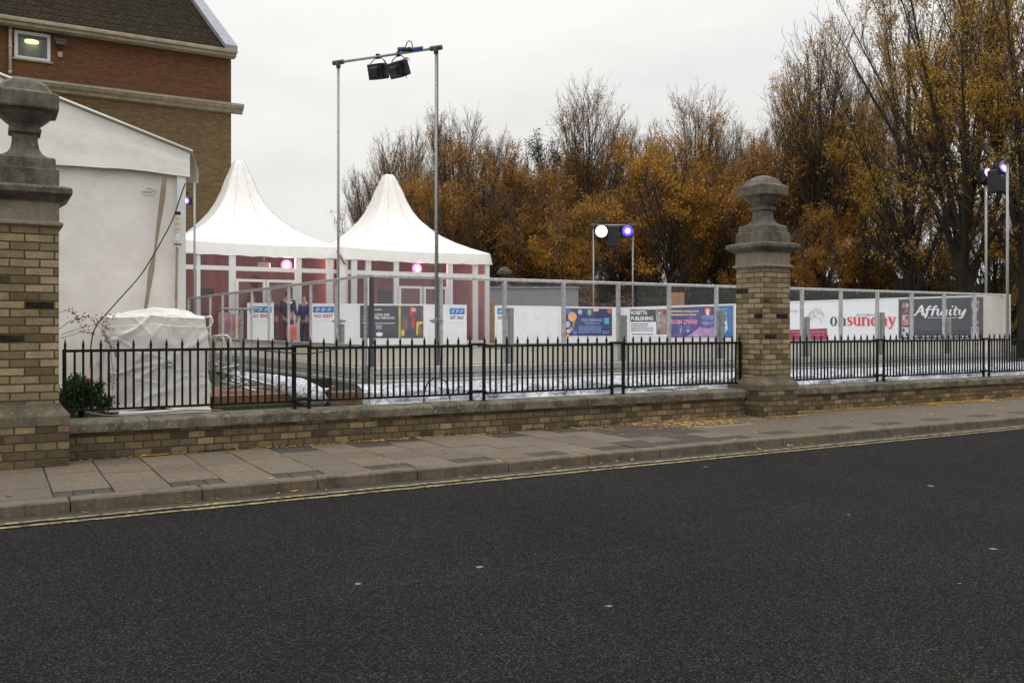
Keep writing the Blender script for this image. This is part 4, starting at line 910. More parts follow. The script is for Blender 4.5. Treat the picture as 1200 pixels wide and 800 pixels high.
mb = MB(); poly_on(mb, WB, [(803, 395), (812, 390), (820, 383), (830, 385), (838, 382.5), (838, 395)], .016); mb.build('pale_glow_print', M('lilac_print', (.42, .26, .44), .5, var=.3, scale=3), t)
# blues banner
t = banner(840.5, 858.5, 394, 'narrow blue banner with a white shield beside the free-standing pillar', m_blue, 358.7, 358.1)
for ob in [o for o in t.children]: ob.location.y -= .01; 
mb = MB(); text_on(mb, WB, 'BURY TOWN', 841, 852.6, 361, 363.4, .036, .01); text_on(mb, WB, 'BLUES', 841.5, 852.6, 365.6, 369.2, .036, .02)
poly_on(mb, WB, [(842.5, 373), (851.5, 371), (853.8, 386), (848, 392), (842.5, 388)], .030); mb.build('lettering', m_bluew, t)
mb = MB(); poly_on(mb, WB, [(845.6, 375), (852.2, 371.5), (852.4, 384), (848.4, 386), (846, 383)], .036); mb.build('shield', m_wprint, t)
mb = MB(); poly_on(mb, WB, [(847, 374.6), (851.6, 371.8), (851.4, 376.6), (849, 375.4)], .040); poly_on(mb, WB, ell(849, 381, 1.8, 2.6), .040); poly_on(mb, WB, ell(847, 388.5, 1, 2), .040); mb.build('shield_figure', m_char, t)
# stroke helpers
def stroke(mb, W, pts, w, off, taper=None):
    n = len(pts); L_, R_ = [], []
    for i, (x, y) in enumerate(pts):
        a = pts[max(i-1, 0)]; c_ = pts[min(i+1, n-1)]; dx, dy = c_[0]-a[0], c_[1]-a[1]; l = math.hypot(dx, dy) or 1
        ww = (w if taper is None else taper[i])/2; L_.append((x-dy/l*ww, y+dx/l*ww)); R_.append((x+dy/l*ww, y-dx/l*ww))
    vs = [W(x, y, off) for x, y in L_+R_]; mb.add(vs, [(i, i+1, n+i+1, n+i) for i in range(n-1)])
def ringp(mb, W, cx, cy, rx, ry, ix, iy, off, n=22, a0=0, a1=2*math.pi):
    o = []; k_ = n
    for k in range(n+1):
        t_ = a0+(a1-a0)*k/n; o.append((cx+rx*math.cos(t_), cy+ry*math.sin(t_)))
    for k in range(n+1):
        t_ = a0+(a1-a0)*k/n; o.append((cx+ix*math.cos(t_), cy+iy*math.sin(t_)))
    mb.add([W(x, y, off) for x, y in o], [(k, k+1, n+2+k, n+1+k) for k in range(n)])
t = banner(861, 1053, 400.6, 'long white newspaper banner with black and red serif lettering right of the pillar', m_wprint)
off = [.02]
def nx(): off[0] += .0006; return off[0]
T0, B0 = 371.4, 381.8
def L_n(mb, x, w):
    st = w*.28
    poly_on(mb, WB, rect(x+.5, x+.5+st, T0, B0), nx()); poly_on(mb, WB, rect(x+w-st-.5, x+w-.5, T0+2.2, B0), nx())
    stroke(mb, WB, [(x+.5+st*.6, T0+2.6), (x+w*.55, T0+.5), (x+w-.5-st*.55, T0+2.6)], 1.5, nx()); poly_on(mb, WB, rect(x-.1, x+.6+st, T0, T0+.8), nx())
    for a, c_ in ((x, x+st+1), (x+w-st-1, x+w)): poly_on(mb, WB, rect(a, c_, B0-.8, B0), nx())
mb = MB(); ringp(mb, WB, 977.2, 376.6, 4.2, 5.6, 1.5, 4.8, nx()); L_n(mb, 982.4, 9.4); mb.build('black_lettering', m_char, t)
mb = MB()
stroke(mb, WB, [(998.8, 374.2), (998, 372.2), (995.8, 371.7), (994, 373.2), (995, 375.4), (997.6, 377.2), (998.6, 379.2), (997, 381.4), (994.8, 381.2), (993.4, 379)], 2, nx(), [1.2, 1, 1.1, 2.2, 2.7, 2.8, 2.4, 1.3, 1, 1.2])
poly_on(mb, WB, rect(1000.8, 1003.3, T0, B0-2), nx()); poly_on(mb, WB, rect(1000, 1003.3, T0, T0+.8), nx()); poly_on(mb, WB, rect(1006, 1008.6, T0, B0), nx()); poly_on(mb, WB, rect(1005.2, 1008.6, T0, T0+.8), nx()); poly_on(mb, WB, rect(1006, 1009.4, B0-.8, B0), nx())
stroke(mb, WB, [(1002, B0-2.4), (1004, B0-.6), (1006.6, B0-1.8)], 1.4, nx()); L_n(mb, 1010, 10)
ringp(mb, WB, 1024.6, 376.8, 3.8, 5.2, 1.0, 4.3, nx()); poly_on(mb, WB, rect(1026.4, 1029, 367.2, B0), nx()); poly_on(mb, WB, rect(1025.4, 1029, 367.2, 368), nx()); poly_on(mb, WB, rect(1026.4, 1029.9, B0-.8, B0), nx())
ringp(mb, WB, 1035.4, 378.9, 3.2, 3.0, 1.1, 2.1, nx()); poly_on(mb, WB, rect(1037, 1039.6, 373.2, B0), nx()); poly_on(mb, WB, rect(1037, 1040.8, B0-.8, B0), nx())
stroke(mb, WB, [(1032.8, 374.4), (1034, 372.4), (1036.6, 371.8), (1038.6, 373.6)], 1.5, nx())
stroke(mb, WB, [(1042.6, T0+.2), (1046.2, 380.6)], 2.6, nx()); stroke(mb, WB, [(1049.6, T0+.2), (1046.4, 380.6), (1044.6, 384.6), (1042.8, 385)], 1.3, nx()); poly_on(mb, WB, rect(1041, 1045.2, T0, T0+.8), nx()); poly_on(mb, WB, rect(1047.6, 1051, T0, T0+.8), nx()); poly_on(mb, WB, ell(1042.9, 384.4, 1.1, 1.1), nx())
mb.build('red_lettering', m_red, t)
mb = MB(); text_on(mb, WB, 'BURY ST EDMUNDS', 1003.6, 1025.4, 368, 369.9, .02, .015); mb.build('blue_lettering', M('blue_small_print', (.05, .16, .36), .5), t)
mb = MB(); poly_on(mb, WB, [(912, 386.6), (925.9, 386.3), (925.9, 399), (912, 399)], .02); poly_on(mb, WB, [(926.1, 386.3), (969.5, 384.6), (969.5, 398), (926.1, 399)], .02); mb.build('maroon_panel', M('maroon_print', (.30, .03, .07), .5, var=.25, scale=5), t)
mb = MB(); lines(mb, WB, 928, 968, 388.6, 1, h=.6, off=.026); lines(mb, WB, 930, 966, 392, 1, h=.5, off=.026); mb.build('panel_lettering', M('rose_print', (.6, .35, .36), .5), t)
mb = MB(); m_line2 = M('pale_grey_line', (.40, .36, .35), .5)
for pts in ([(945, 374), (949, 368), (953, 364), (957, 361.6), (961, 363), (965, 368), (966, 371)], [(953, 364), (955, 370), (960, 374), (964, 372.5)], [(956, 364), (960, 367), (964, 368.5)], [(946, 371), (944, 374.5), (948, 373), (952, 368)], [(947, 377.5), (953, 372), (958, 370)], [(962, 374.5), (964.5, 378), (961, 379.5)]): stroke(mb, WB, pts, .7, nx())
mb.build('horse_line_drawing', m_line2, t)
mb = MB(); text_on(mb, WB, 'eeting', 926.5, 935, 362.6, 367.2, .02, 0, .3); mb.build('pink_lettering', M('faded_pink_print', (.55, .30, .32), .5), t)
# Affinity
t = banner(1053.6, 1152, 400.8, 'dark charcoal banner with white script lettering near the right edge', m_char)
Z = lambda x, y: (1050+x/10.909, 345+y/10.909)
mb = MB()
def sk(pts, w, tp=None): stroke(mb, WB, [Z(*p) for p in pts], w/10.909, nx(), [q/10.909 for q in tp] if tp else None)
sk([(218, 262), (240, 268), (265, 248), (300, 190), (335, 142)], 22, [14, 20, 20, 20, 24]); sk([(335, 140), (343, 200), (352, 262)], 38, [30, 36, 40]); sk([(275, 222), (350, 214)], 16); sk([(340, 262), (372, 268), (386, 250)], 16)
sk([(462, 158), (440, 148), (418, 170), (402, 230), (388, 280), (372, 302)], 26, [16, 22, 28, 28, 28, 18]); sk([(378, 196), (462, 190)], 15)
sk([(540, 158), (512, 148), (492, 170), (476, 230), (462, 272)], 27, [16, 22, 28, 28, 24]); sk([(462, 192), (560, 188)], 15)
sk([(548, 192), (532, 250), (542, 266), (566, 258)], 27, [27, 27, 22, 12]); sk([(566, 258), (590, 220), (606, 192)], 13)
sk([(612, 190), (600, 230), (592, 270)], 26); sk([(606, 215), (630, 194), (652, 194), (650, 225), (640, 262), (666, 262)], 22, [12, 16, 24, 28, 26, 12])
sk([(706, 190), (692, 248), (700, 264), (724, 256)], 27, [27, 27, 22, 12]); sk([(722, 146), (738, 160)], 24)
sk([(778, 150), (762, 200), (750, 248), (762, 264), (786, 254)], 26, [22, 26, 26, 20, 12]); sk([(742, 194), (806, 188)], 14)
sk([(824, 190), (812, 236), (822, 258), (850, 246), (868, 210)], 26, [26, 26, 20, 14, 14]); sk([(896, 186), (874, 240), (850, 288), (822, 302), (802, 290)], 28, [26, 28, 26, 22, 14])
for a in range(12): x = 415+a*31; sk([(x, 296), (x+22, 296)], 8) if x < 790 else None
for a in range(14): x = 250+a*50; sk([(x, 535), (x+26, 535)], 12)
mb.build('script_lettering', m_wprint, t)
mb = MB()
for k, (x0, x1, y0, y1, mi) in enumerate([(78, 165, 100, 238, 0), (80, 165, 256, 392, 1), (78, 165, 418, 545, 2), (965, 1065, 80, 168, 3), (968, 1062, 172, 250, 0), (968, 1062, 262, 380, 0), (960, 1060, 412, 555, 3)]):
    poly_on(mb, WB, [Z(x0, y0), Z(x1, y0), Z(x1, y1), Z(x0, y1)], .02, mi)
    for q_ in (range(4) if mi != 2 else (0, 3)): cx_, cy_ = x0+(x1-x0)*(.25+.5*(q_ % 2)), y0+(y1-y0)*(.28+.45*(q_//2)); poly_on(mb, WB, [Z(*p) for p in ell(cx_, cy_, 15, 24, 10)], .023+.001*q_, [1, 2, 4, 0][(q_+k) % 4] if mi != 2 else 4)
mb.build('picture_tiles', [M('tile_brown', (.22, .12, .11), .5, var=.4, scale=9), M('tile_orange', (.50, .24, .18), .5, var=.3, scale=9), M('tile_white', (.55, .55, .54), .5), M('tile_lilac', (.42, .34, .44), .5, var=.2), M('tile_black', (.04, .04, .045), .5)], t)
# ============================================================ LIGHTING RIGS
def rig(label, p0, p1, z, zb, r=.024, zb1=None):
    t = thing('lighting_rig', label, 'lighting rig', (p0[0], p0[1], zb), 0, 'scaffold lighting rigs around the rink')
    for p, bz in ((p0, zb), (p1, zb if zb1 is None else zb1)): MB().tube([(p[0], p[1], bz), (p[0], p[1], (bz+z)/2), (p[0], p[1], z)], r, 10).build('pole', m_galv, t)
    a, c_ = Vector((p0[0], p0[1], z)), Vector((p1[0], p1[1], z)); d = (c_-a).normalized()
    MB().tube([a-d*.08, c_+d*.08], r, 10).build('crossbar', m_galv, t)
    for p in (a, c_):
        mb = MB(); mb.tube([p-d*.11, p+d*.11], r*1.9, 8); mb.tube([p-Vector((0, 0, .10)), p], r*1.8, 8); mb.build('clamp', m_dark_post, t)
    return t
z1 = 6.45
pA, pB = P(396.5, 16.45), P(511, 15.6)
t = rig('tallest lighting rig, two poles and a crossbar over the near rink corner', pA, pB, z1, .36)
for p, dx in ((pA, .0), (pB, 0)):
    mb = MB(); z = P(0, 16, py=376).z
    mb.tube([(p.x-.12, p.y-.03, z), (p.x+.14, p.y+.02, z)], .022, 8); mb.box(p.x-.05, p.x+.05, p.y-.05, p.y+.05, z-.04, z+.04, bev=.01); mb.box(p.x+.05, p.x+.12, p.y+.0, p.y+.07, .9, z-.05, bev=.006); mb.build('brace_clamp', m_galv, t)
def par(px, py, d, label, yaw, tilt, s=1.0, lit=None, power=0, ltop=.22, group=None, cat='floodlight', aim=-1):
    p = P(px, d, py=py); t = thing('floodlight', label, cat, p, yaw, group)
    rot = Matrix.Rotation(tilt, 4, 'X')
    def rb(mb): mb.v = [tuple(rot @ Vector(v)) for v in mb.v]; return mb
    mb = MB(); q_ = .17*s
    mb.loft([[(x*w_, y, z_*h_) for x, z_ in ((-.75, -1), (.75, -1), (.93, -.93), (1, -.75), (1, .75), (.93, .93), (.75, 1), (-.75, 1), (-.93, .93), (-1, .75), (-1, -.75), (-.93, -.93))] for (y, w_, h_) in ((-.17*s, q_*.80, q_*.80), (-.16*s, q_*.92, q_*.92), (-.02*s, q_*.92, q_*.92), (.06*s, q_*.85, q_*.80), (.16*s, q_*.6, q_*.55), (.19*s, q_*.45, q_*.40))])
    for k in range(5): mb.box(-q_*.95, q_*.95, (.0+k*.03)*s, (.008+k*.03)*s, -q_*.9, q_*.9)
    rb(mb).build('housing', m_blackp, t, False)
    rb(MB().tube([(0, -.176*s, 0), (0, -.172*s, 0)], .15*s, 16)).build('lens', m_lens if lit is None else LIT[lit.name][1], t, False)  # on lit lamps the coloured halo is put into the lens colour
    if lit is not None: rb(MB().tube([(0, -.185*s, 0), (0, -.178*s, 0)], .075*s, 16)).build('bulb', lit, t, False)
    mb = MB(); mb.tube([(-q_*1.05, 0, 0), (-q_*1.05, 0, q_*1.1), (-q_*.5, 0, q_*1.55), (q_*.5, 0, q_*1.55), (q_*1.05, 0, q_*1.1), (q_*1.05, 0, 0)], .010*s, 6); mb.tube([(0, 0, q_*1.5), (0, 0, q_*1.5+ltop)], .014, 6); mb.box(-.03, .03, -.03, .03, q_*1.5+ltop-.06, q_*1.5+ltop+.02, bev=.005)
    mb.build('bracket', m_blackp, t, False)
    if power:
        l = bpy.data.lights.new('flood', 'SPOT'); l.energy = power; l.color = LIT[lit.name][0]; l.spot_size = R(70); l.shadow_soft_size = .1
        o = bpy.data.objects.new('beam_light', l); COL.objects.link(o); o.parent = t; o.location = (0, -.2*s, 0); o.rotation_euler = (R(90)+tilt, 0, 0)
    return t
FACE = -R(30)
dl = lambda px: 16.45+(15.6-16.45)*(px-396.5)/(511-396.5)
par(443, 84, dl(443), 'black unlit floodlight hanging from the tallest rig, the left of its pair', FACE+R(155), R(-16), .88, ltop=.07)
par(467, 81.5, dl(467), 'black unlit floodlight hanging from the tallest rig, the right of its pair', FACE+R(145), R(-26), .88, ltop=.07)
ct = lambda px, py: P(px, dl(px)-.03, py=py)
t = thing('cable_connector', 'blue plug connector and black cable loop on top of the tallest rig crossbar', 'connector', ct(488, 58))
mb = MB(); mb.tube([ct(467, 58), ct(474, 58)], .04, 10); mb.tube([ct(482, 58.5), ct(495, 57)], [.034, .04], 10); mb.build('plug', M('blue_plastic', (.02, .06, .22), .4), t)
mb = MB(); mb.tube([ct(473, 59), ct(480, 58), ct(484, 59)], [.03, .045, .035], 8); mb.tube([ct(474, 59), ct(477, 50), ct(479.5, 48), ct(482.5, 50), ct(484, 59)], .009, 6); mb.build('cable_loop', m_blackp, t)
cable('lamp_cable', 'thin cable drooping between the two unlit floodlights on the tallest rig', [ct(441, 66), ct(448, 69), ct(452, 76), ct(454, 82), ct(458, 78), ct(470, 72), ct(478, 68), ct(480, 72)], .006)
cable('lamp_cable', 'thin cable dangling beside the right unlit floodlight under the tallest rig', [ct(472, 70), ct(477, 68), ct(477.5, 80), ct(476, 92)], .006)
cable('pole_cable', 'long black cable running down the right pole of the tallest rig', [P(513.2, 15.55, py=y) for y in (64, 110, 160, 210, 260, 310, 360, 400, 440)], .008)
cable('coiled_cable', 'black cable hanging in an open loop behind the railing, right of the tallest pole', [P(514, 15.3, py=400), P(516, 15.0, py=430), P(515, 14.0, py=442), P(523, 13.8, py=448), P(527, 13.8, py=466), P(526, 13.7, py=474)], .010)
cable('coiled_cable', 'black cable bowed over the left of the open loop behind the railing', [P(497, 13.8, py=474), P(497, 13.8, py=462), P(501, 13.8, py=449), P(508, 13.8, py=443.5), P(515, 13.8, py=443.5)], .010)
LIT = {}
def lit(name, col, s, rim=None): m = M_emit(name, tuple(.5+.5*c for c in col), s); LIT[m.name] = (col, M_emit(name+'_halo', rim or col, 1.6)); return m # = M_emit(name+'_halo', rim or col, 1.6); return m
L_w, L_b, L_p, L_v = lit('warm_white_lamp', (1, .86, .72), 8, (1, .74, .48)), lit('blue_violet_lamp', (.22, .16, 1), 3, (.10, .045, 1)), lit('pink_white_lamp', (1, .8, 1), 6, (.75, .45, 1)), lit('violet_lamp', (.5, .35, 1), 4, (.22, .10, 1))
d2 = 33.5; za = 1.6+119/1050*d2
t = rig('small distant lighting rig of two thin poles between the pointed marquee and the pillar', P(695.5, d2), P(741.5, d2), za, .36, .03)
par(704, 272, d2, 'warm white lamp shining on the distant rig', FACE, 0, 1.5, L_w, 60, ltop=.0)
par(734.5, 271.5, d2, 'blue-violet lamp shining on the distant rig', FACE, 0, 1.35, L_b, 60, ltop=.0)
p = P(719, d2, py=289); t = thing('speaker_box', 'black hanging box between the white and the blue lamp of the distant rig', 'box', p, FACE)
MB().box(-.22, .2, -.15, .2, 0, .75, bev=.02).build('cabinet', m_blackp, t, False); MB().box(-.12, -.08, 0, .04, .75, .85).build('hook', m_blackp, t, False)
t = rig('right-hand lighting rig of two poles against the ochre trees', P(1180.5, 23.85), P(1155.5, 26.1), 6.06, .36, .035)
par(1154.5, 208, 26.0, 'pinkish white lamp lit on the right-hand rig, the lower left one', FACE+R(15), R(-25), 1.1, L_p, 60, ltop=.05)
par(1171, 201, 24.6, 'violet-white lamp lit on the right-hand rig, the upper one', FACE+R(20), R(-25), .95, L_v, 60, ltop=.05)
p = P(1170, 24.6, py=226); t = thing('speaker_box', 'black box hanging between the two poles of the right-hand rig', 'box', p, FACE+R(20))
MB().box(-.24, .22, -.15, .15, 0, .62, bev=.03).build('cabinet', m_blackp, t, False); MB().box(-.03, .03, -.03, .03, .62, .95).build('hook', m_blackp, t, False)
t = rig('lighting rig mostly hidden behind the big gabled marquee, one pole showing', P(228, 27.0), P(196, 28.4), 6.2, .36, .035)
par(219.5, 236, 27.3, 'tiny violet lamp peeping out beside the corner of the big white marquee', FACE, 0, .7, L_v, 0, ltop=.1)
# ============================================================ STUFF ROUND THE RINK BASE
def sheeting(x0, x1, y0, label, zt=.66, dep=.35, axis='x'):
    mb = MB(); n = int((x1-x0)*9)
    def fn(u, v):
        s_ = x0+u*(x1-x0); k = noise3((s_*2.1, v*1.2, y0)); k2 = noise.ridged_multi_fractal(Vector((s_*1.1, v*1.6, y0*2)), 1, 2, 3, 1, 2)-1
        out_ = (dep*.42*min(1, (1-v)*3.0)**.5 if v > .22 else dep*(.42*.99+.58*(1-v/.22)))+(.13*k+.11*k2)*min(1, v*4); z = .36+(zt-.36)*max(0, (v-.2)/.8)+.02*k*v
        return (s_, y0-out_, z) if axis == 'x' else (y0-out_, s_, z)
    mb.grid(n*2, 22, fn); return tag(mb.build('plastic_sheeting', m_sheet), label, 'sheeting', 'silver-white sheeting round the rink base')
sheeting(5.15, 9.0, 14.02, 'silver-white sheeting at the rink foot, from the corner to the exit boards', dep=.9)
sheeting(9.0, 14.2, 14.02, 'silver-white sheeting at the rink foot, left of and behind the free-standing pillar', dep=.95)
sheeting(14.2, 19.0, 14.02, 'silver-white sheeting at the rink foot under the white newspaper banner', dep=1.0)
sheeting(19.0, 26.0, 14.02, 'silver-white sheeting at the rink foot at the right edge of the picture', dep=1.0)
sheeting(15.2, 22.0, 5.12, 'dull white sheeting along the rink side beam, left of the corner', zt=.56, dep=.35, axis='y')
t = thing('sheet_bundle', 'rounded bundle of white plastic sheet lying by the rink corner', 'bundle', (4.3, 13.8, .35))
mb = MB(); pts = [P(300, 16.2, py=446), P(325, 15.2, py=450), P(350, 14.4, py=457), P(368, 14.0, py=464), P(378, 13.9, py=470)]
mb.tube(pts, [.14, .17, .2, .19, .10], 14); mb.v = [tuple(Vector(v)+Vector((0, 0, .05*noise3(v, 3)))) for v in mb.v]; mb.build('rolled_sheet', m_sheet, t)
t = thing('timber_deck', 'low orange timber deck behind the railing between the covered box and rink', 'deck', (3.6, 14.4, .35))
mb = MB(); 
for k in range(14): mb.box(2.9+.002, 4.25, 14.12+k*.16, 14.27+k*.16, .515, .542, bev=.004)
mb.build('boards', m_wood, t); MB().box(2.92, 4.23, 14.105, 14.119, .36, .51).build('fascia', m_wood, t)
t = thing('timber_stack', 'short stack of brown timber blocks under the black box', 'timber', (5.0, 13.6, .35))
mb = MB(); 
for k in range(3): mb.box(4.58+.02*k, 5.10-.01*k, 13.55, 13.95, .352+k*.075, .424+k*.075, bev=.006)
mb.build('blocks', m_brownwood, t)
for (a, b_, c_, d_2, lb) in ((258, 446, 300, 458, 'loose silver tube lying nearest the railing on the timber deck'), (262, 436, 322, 452, 'loose silver tube lying across the back of the timber deck'), (268, 455, 290, 448, 'short silver tube crossing the nearer loose tube on the timber deck')):
    o = MB().tube([P(a, 14.5, py=a and b_), P(c_, 14.2, py=d_2)], .022, 8).build('metal_tube', m_alu); tag(o, lb, 'tube', 'loose metal tubes')
p = P(376, 14.3, py=454); t = thing('black_case', 'small black equipment box beside the rink corner post', 'equipment box', (p.x, p.y, p.z), -R(25))
MB().box(-.15, .17, -.1, .1, 0, .165, bev=.02).build('case_body', m_blackp, t, False); MB().tube([(-.18, 0, .05), (-.2, 0, .11), (-.15, 0, .13)], .02, 6).build('socket', m_blackp, t, False)
p = P(283.5, 14.6); t = thing('metal_stand', 'T-shaped galvanised metal stand in front of the clear side barrier', 'stand', (p.x, p.y, .61), -R(30))
z = 1.6+20/1050*14.6-.61
MB().box(-.022, .022, -.022, .022, .02, z, bev=.004).build('upright', m_galv, t, False); MB().box(-.34, .30, -.03, .03, z, z+.035, bev=.006).build('crossbar', m_galv, t, False); MB().box(-.3, .35, -.06, .06, 0, .02, bev=.004).build('foot', m_galv, t, False)
t = thing('handrail', 'low hoop-topped silver handrail right of the covered box', 'handrail', (3.0, 14.9, .61))
for px0, px1, d in ((252, 270, 15.4), (247, 262, 16.0)):
    MB().tube([P(px0, d, .61), P(px0, d, py=398), P(px0+3, d, py=394), P(px1-4, d, py=393), P(px1, d, py=397), P(px1, d, .61)], .02, 8).build('hoop', m_alu, t)
t = thing('metal_trestle', 'low silver trestle leg standing on the timber deck', 'trestle', (3.2, 14.6, .61))
mb = MB(); mb.tube([P(250, 14.5, py=452), P(252, 14.5, py=425), P(256, 14.5, py=428)], .018, 6); mb.tube([P(255, 14.6, py=432), P(280, 14.8, py=428)], .02, 6); mb.build('frame_tube', m_alu, t)
# skate-aid / plants
def shrub(name, label, px, Y, n, w, h, mat, flowers=None, z0=.35):
    c_ = PY(px, Y); r = random.Random(px); t = thing(name, label, 'shrub', (c_.x, Y, z0)); V, Fc, TV, TF = [], [], [], []
    for k in range(26):
        a = r.uniform(0, 6.28); rr = w*r.random()**.6; q_ = Vector((math.cos(a)*rr, math.sin(a)*rr*.6, h*r.uniform(.45, 1)*(1-.5*(rr/w)**2)))
        mid = q_*.5+Vector((0, 0, h*.12)); tubeL(TV, TF, [Vector((0, 0, 0)), mid, q_], .008, .003, 4)
        for _ in range(n//26):
            f = r.random()**.6; p = mid.lerp(q_, f)+Vector((r.gauss(0, .045), r.gauss(0, .04), r.gauss(0, .04))); p.z = max(p.z, .01); add_leaf(V, Fc, p, r.uniform(.018, .034), r)
    for nm, v_, f_, m_ in (('foliage', V, Fc, mat), ('stem', TV, TF, m_bark)):
        o = bpy.data.objects.new(nm, raw_mesh(nm, v_, f_, m_)); COL.objects.link(o); o.parent = t
    if flowers:
        for (fx, fy, col, s) in flowers:
            v = PY(fx, Y-.1, fy); mb = MB()
            for k in range(7): a = k*.9; mb.add([v, v+Vector((math.cos(a)*s, -.01, math.sin(a)*s)), v+Vector((math.cos(a+.8)*s, .006, math.sin(a+.8)*s))], [(0, 1, 2)])
            mb.build('flower', col, t)
    return t
shrub('shrub', 'leafy green shrub with a red flower behind the railing beside the left pillar', 95, 12.85, 9000, .36, .66, m_l_gr, [(103, 446, m_red, .035), (107, 452, M('petal_pink', (.6, .25, .25), .6), .025), (122, 470, M('petal_pale', (.6, .45, .40), .6), .022)])
t = thing('climbing_plant', 'dried russet climber straggling over the left corner of the covered box', 'climber', PY(90, 13.0, z=.35)); V, Fc, TV, TF = [], [], [], []
r = random.Random(8); yy = 13.15; O = Vector(t.location)
def pv(px, py, y=yy): return PY(px, y, py)-O
for pts, ln in (([(66, 388), (82, 376), (100, 371), (120, 374), (138, 372)], 46), ([(72, 392), (95, 384), (115, 379), (130, 384)], 40), ([(66, 367), (80, 363), (90, 370), (94, 380)], 34), ([(72, 396), (98, 388), (110, 390)], 12), ([(110, 378), (122, 388), (126, 400), (134, 410), (138, 420)], 70), ([(128, 398), (133, 440), (130, 480)], 30)):
    vs = [pv(a, b_) for a, b_ in pts]; tubeL(TV, TF, vs, .005, .002, 4)
    for _ in range(ln):
        k = r.uniform(.8, len(vs)-1.001); i = int(k); add_leaf(V, Fc, vs[i].lerp(vs[i+1], k-i)+Vector((r.gauss(0, .022), r.gauss(0, .03), r.gauss(0, .022))), r.uniform(.014, .030), r)
for nm, v_, f_, m_ in (('dry_leaves', V, Fc, m_l_dead), ('stem', TV, TF, m_bark2)):
    o = bpy.data.objects.new(nm, raw_mesh(nm, v_, f_, m_)); COL.objects.link(o); o.parent = t
# far: container, ply board, iron fence, frame with pole
p = P(574, 41); t = thing('site_container', 'plain grey container behind the rink right of the pointed marquee', 'container', (p.x, p.y, .35), -R(30))
MB().box(0, 4.05, 0, 2.4, 0, 3.0, bev=.02).build('body', M('grey_container_paint', (.29, .29, .30), .6, var=.1, scale=1.5), t, False); MB().box(-.05, 4.1, -.05, 2.45, 3.0, 3.1).build('roof_edge', M('grey_edge', (.25, .25, .27), .6), t, False)
MB().box(.9, 2.1, -.03, -.005, .1, 2.2).build('door', M('grey_door_paint', (.28, .29, .31), .6), t, False)
t, L, H_ = simple('plywood_sheet', 'tall orange plywood sheet between the right marquee and the grey container', 'plywood', None, 573.5, 581, 352, 402, 34.9)
MB().box(0, L, 0, .04, 0, H_, bev=.005).build('sheet', M('plywood', (.40, .23, .10), .7, var=.25, scale=5), t, False); MB().box(0, L, .045, .10, H_*.4, H_*.45).build('batten', m_brownwood, t, False)
t, L, H_ = simple('notice_board', 'orange plywood board showing above the purple banner', 'board', None, 783, 802, 343, 362, 34.5)
MB().box(0, L, 0, .04, 0, H_, bev=.005).build('panel', M('orange_ply', (.42, .22, .09), .7, var=.2, scale=4), t, False); mb = MB(); [mb.box(x, x+.07, .045, .12, -1.6, H_-.1) for x in (.05, L-.12)]; mb.build('post', m_brownwood, t, False)
mb = MB(); c0, c1 = P(1050, 35), P(1160, 34); Lf = (c1-c0).length; t = thing('iron_fence', 'dark iron railings below the ochre trees, above the script banner', 'fence', (c0.x, c0.y, .35), math.atan2((c1-c0).y, (c1-c0).x))
for i in range(22):
    mb = MB(); hh = 3.15+.5*i/21; mb.loft([sq(0, 0, .022, 0, .004), sq(0, 0, .022, hh-.1, .004), sq(0, 0, .004, hh, .001)])
    o = mb.build('bar', m_black, t, False); o.location = (i*Lf/21, 0, 0)
MB().bar((0, 0, 2.7), (Lf, 0, 3.2), .05, .06).build('rail', m_black, t, False); MB().bar((0, 0, .4), (Lf, 0, .4), .05, .06).build('rail', m_black, t, False)
# marquee posters seen through the side barrier
for k, (a, c_, y0, y1, lb, mi) in enumerate([(256, 270, 366, 396, 'pink patterned poster on the marquee wall behind the side barrier, left of the orange one', 0), (271, 281, 368, 396, 'orange and pink poster on the marquee wall behind the side barrier', 1)]):
    t, L, H_ = simple('poster', lb, 'poster', None, a, c_, y0, y1, 28.9)
    MB().box(0, L, 0, .02, 0, H_).build('sheet', M('poster_ground', (.42, .24, .27) if not k else (.45, .26, .24), .6, var=.3, scale=4), t, False)
    mb = MB(); 
    for q_ in range(5): a_ = L*(.2+.15*q_); mb.bar((a_, -.004-.001*q_, H_*.25+.1*math.sin(q_*2)), (a_+.06*math.cos(q_*1.7), -.004-.001*q_, H_*.8+.08*math.cos(q_*3)), .002, .06)
    mb.build('painted_figure', M('poster_ink', (.72, .25, .22) if not k else (.85, .30, .05), .6), t, False)
# ============================================================ PEOPLE
m_skin = M('skin', (.42, .25, .18), .55, var=.06); m_hair = M('dark_hair', (.02, .015, .012), .7)
def skin_obj(name, joints, edges, mat, parent, sub=2):
    me = bpy.data.meshes.new(name+'_s'); me.from_pydata([j[0] for j in joints], edges, [])
    o = bpy.data.objects.new('tmp', me); COL.objects.link(o); md = o.modifiers.new('s', 'SKIN'); md.use_smooth_shade = True
    for v, j in zip(me.skin_vertices[0].data, joints): v.radius = j[1] if isinstance(j[1], tuple) else (j[1], j[1])
    me.skin_vertices[0].data[0].use_root = True
    s = o.modifiers.new('b', 'SUBSURF'); s.levels = sub; s.render_levels = sub; bpy.context.view_layer.update()
    nm = bpy.data.meshes.new_from_object(o.evaluated_get(bpy.context.evaluated_depsgraph_get())); bpy.data.objects.remove(o)
    nm.materials.clear(); nm.materials.append(mat)
    for p_ in nm.polygons: p_.use_smooth = True
    c_ = bpy.data.objects.new(name, nm); COL.objects.link(c_); c_.parent = parent; return c_
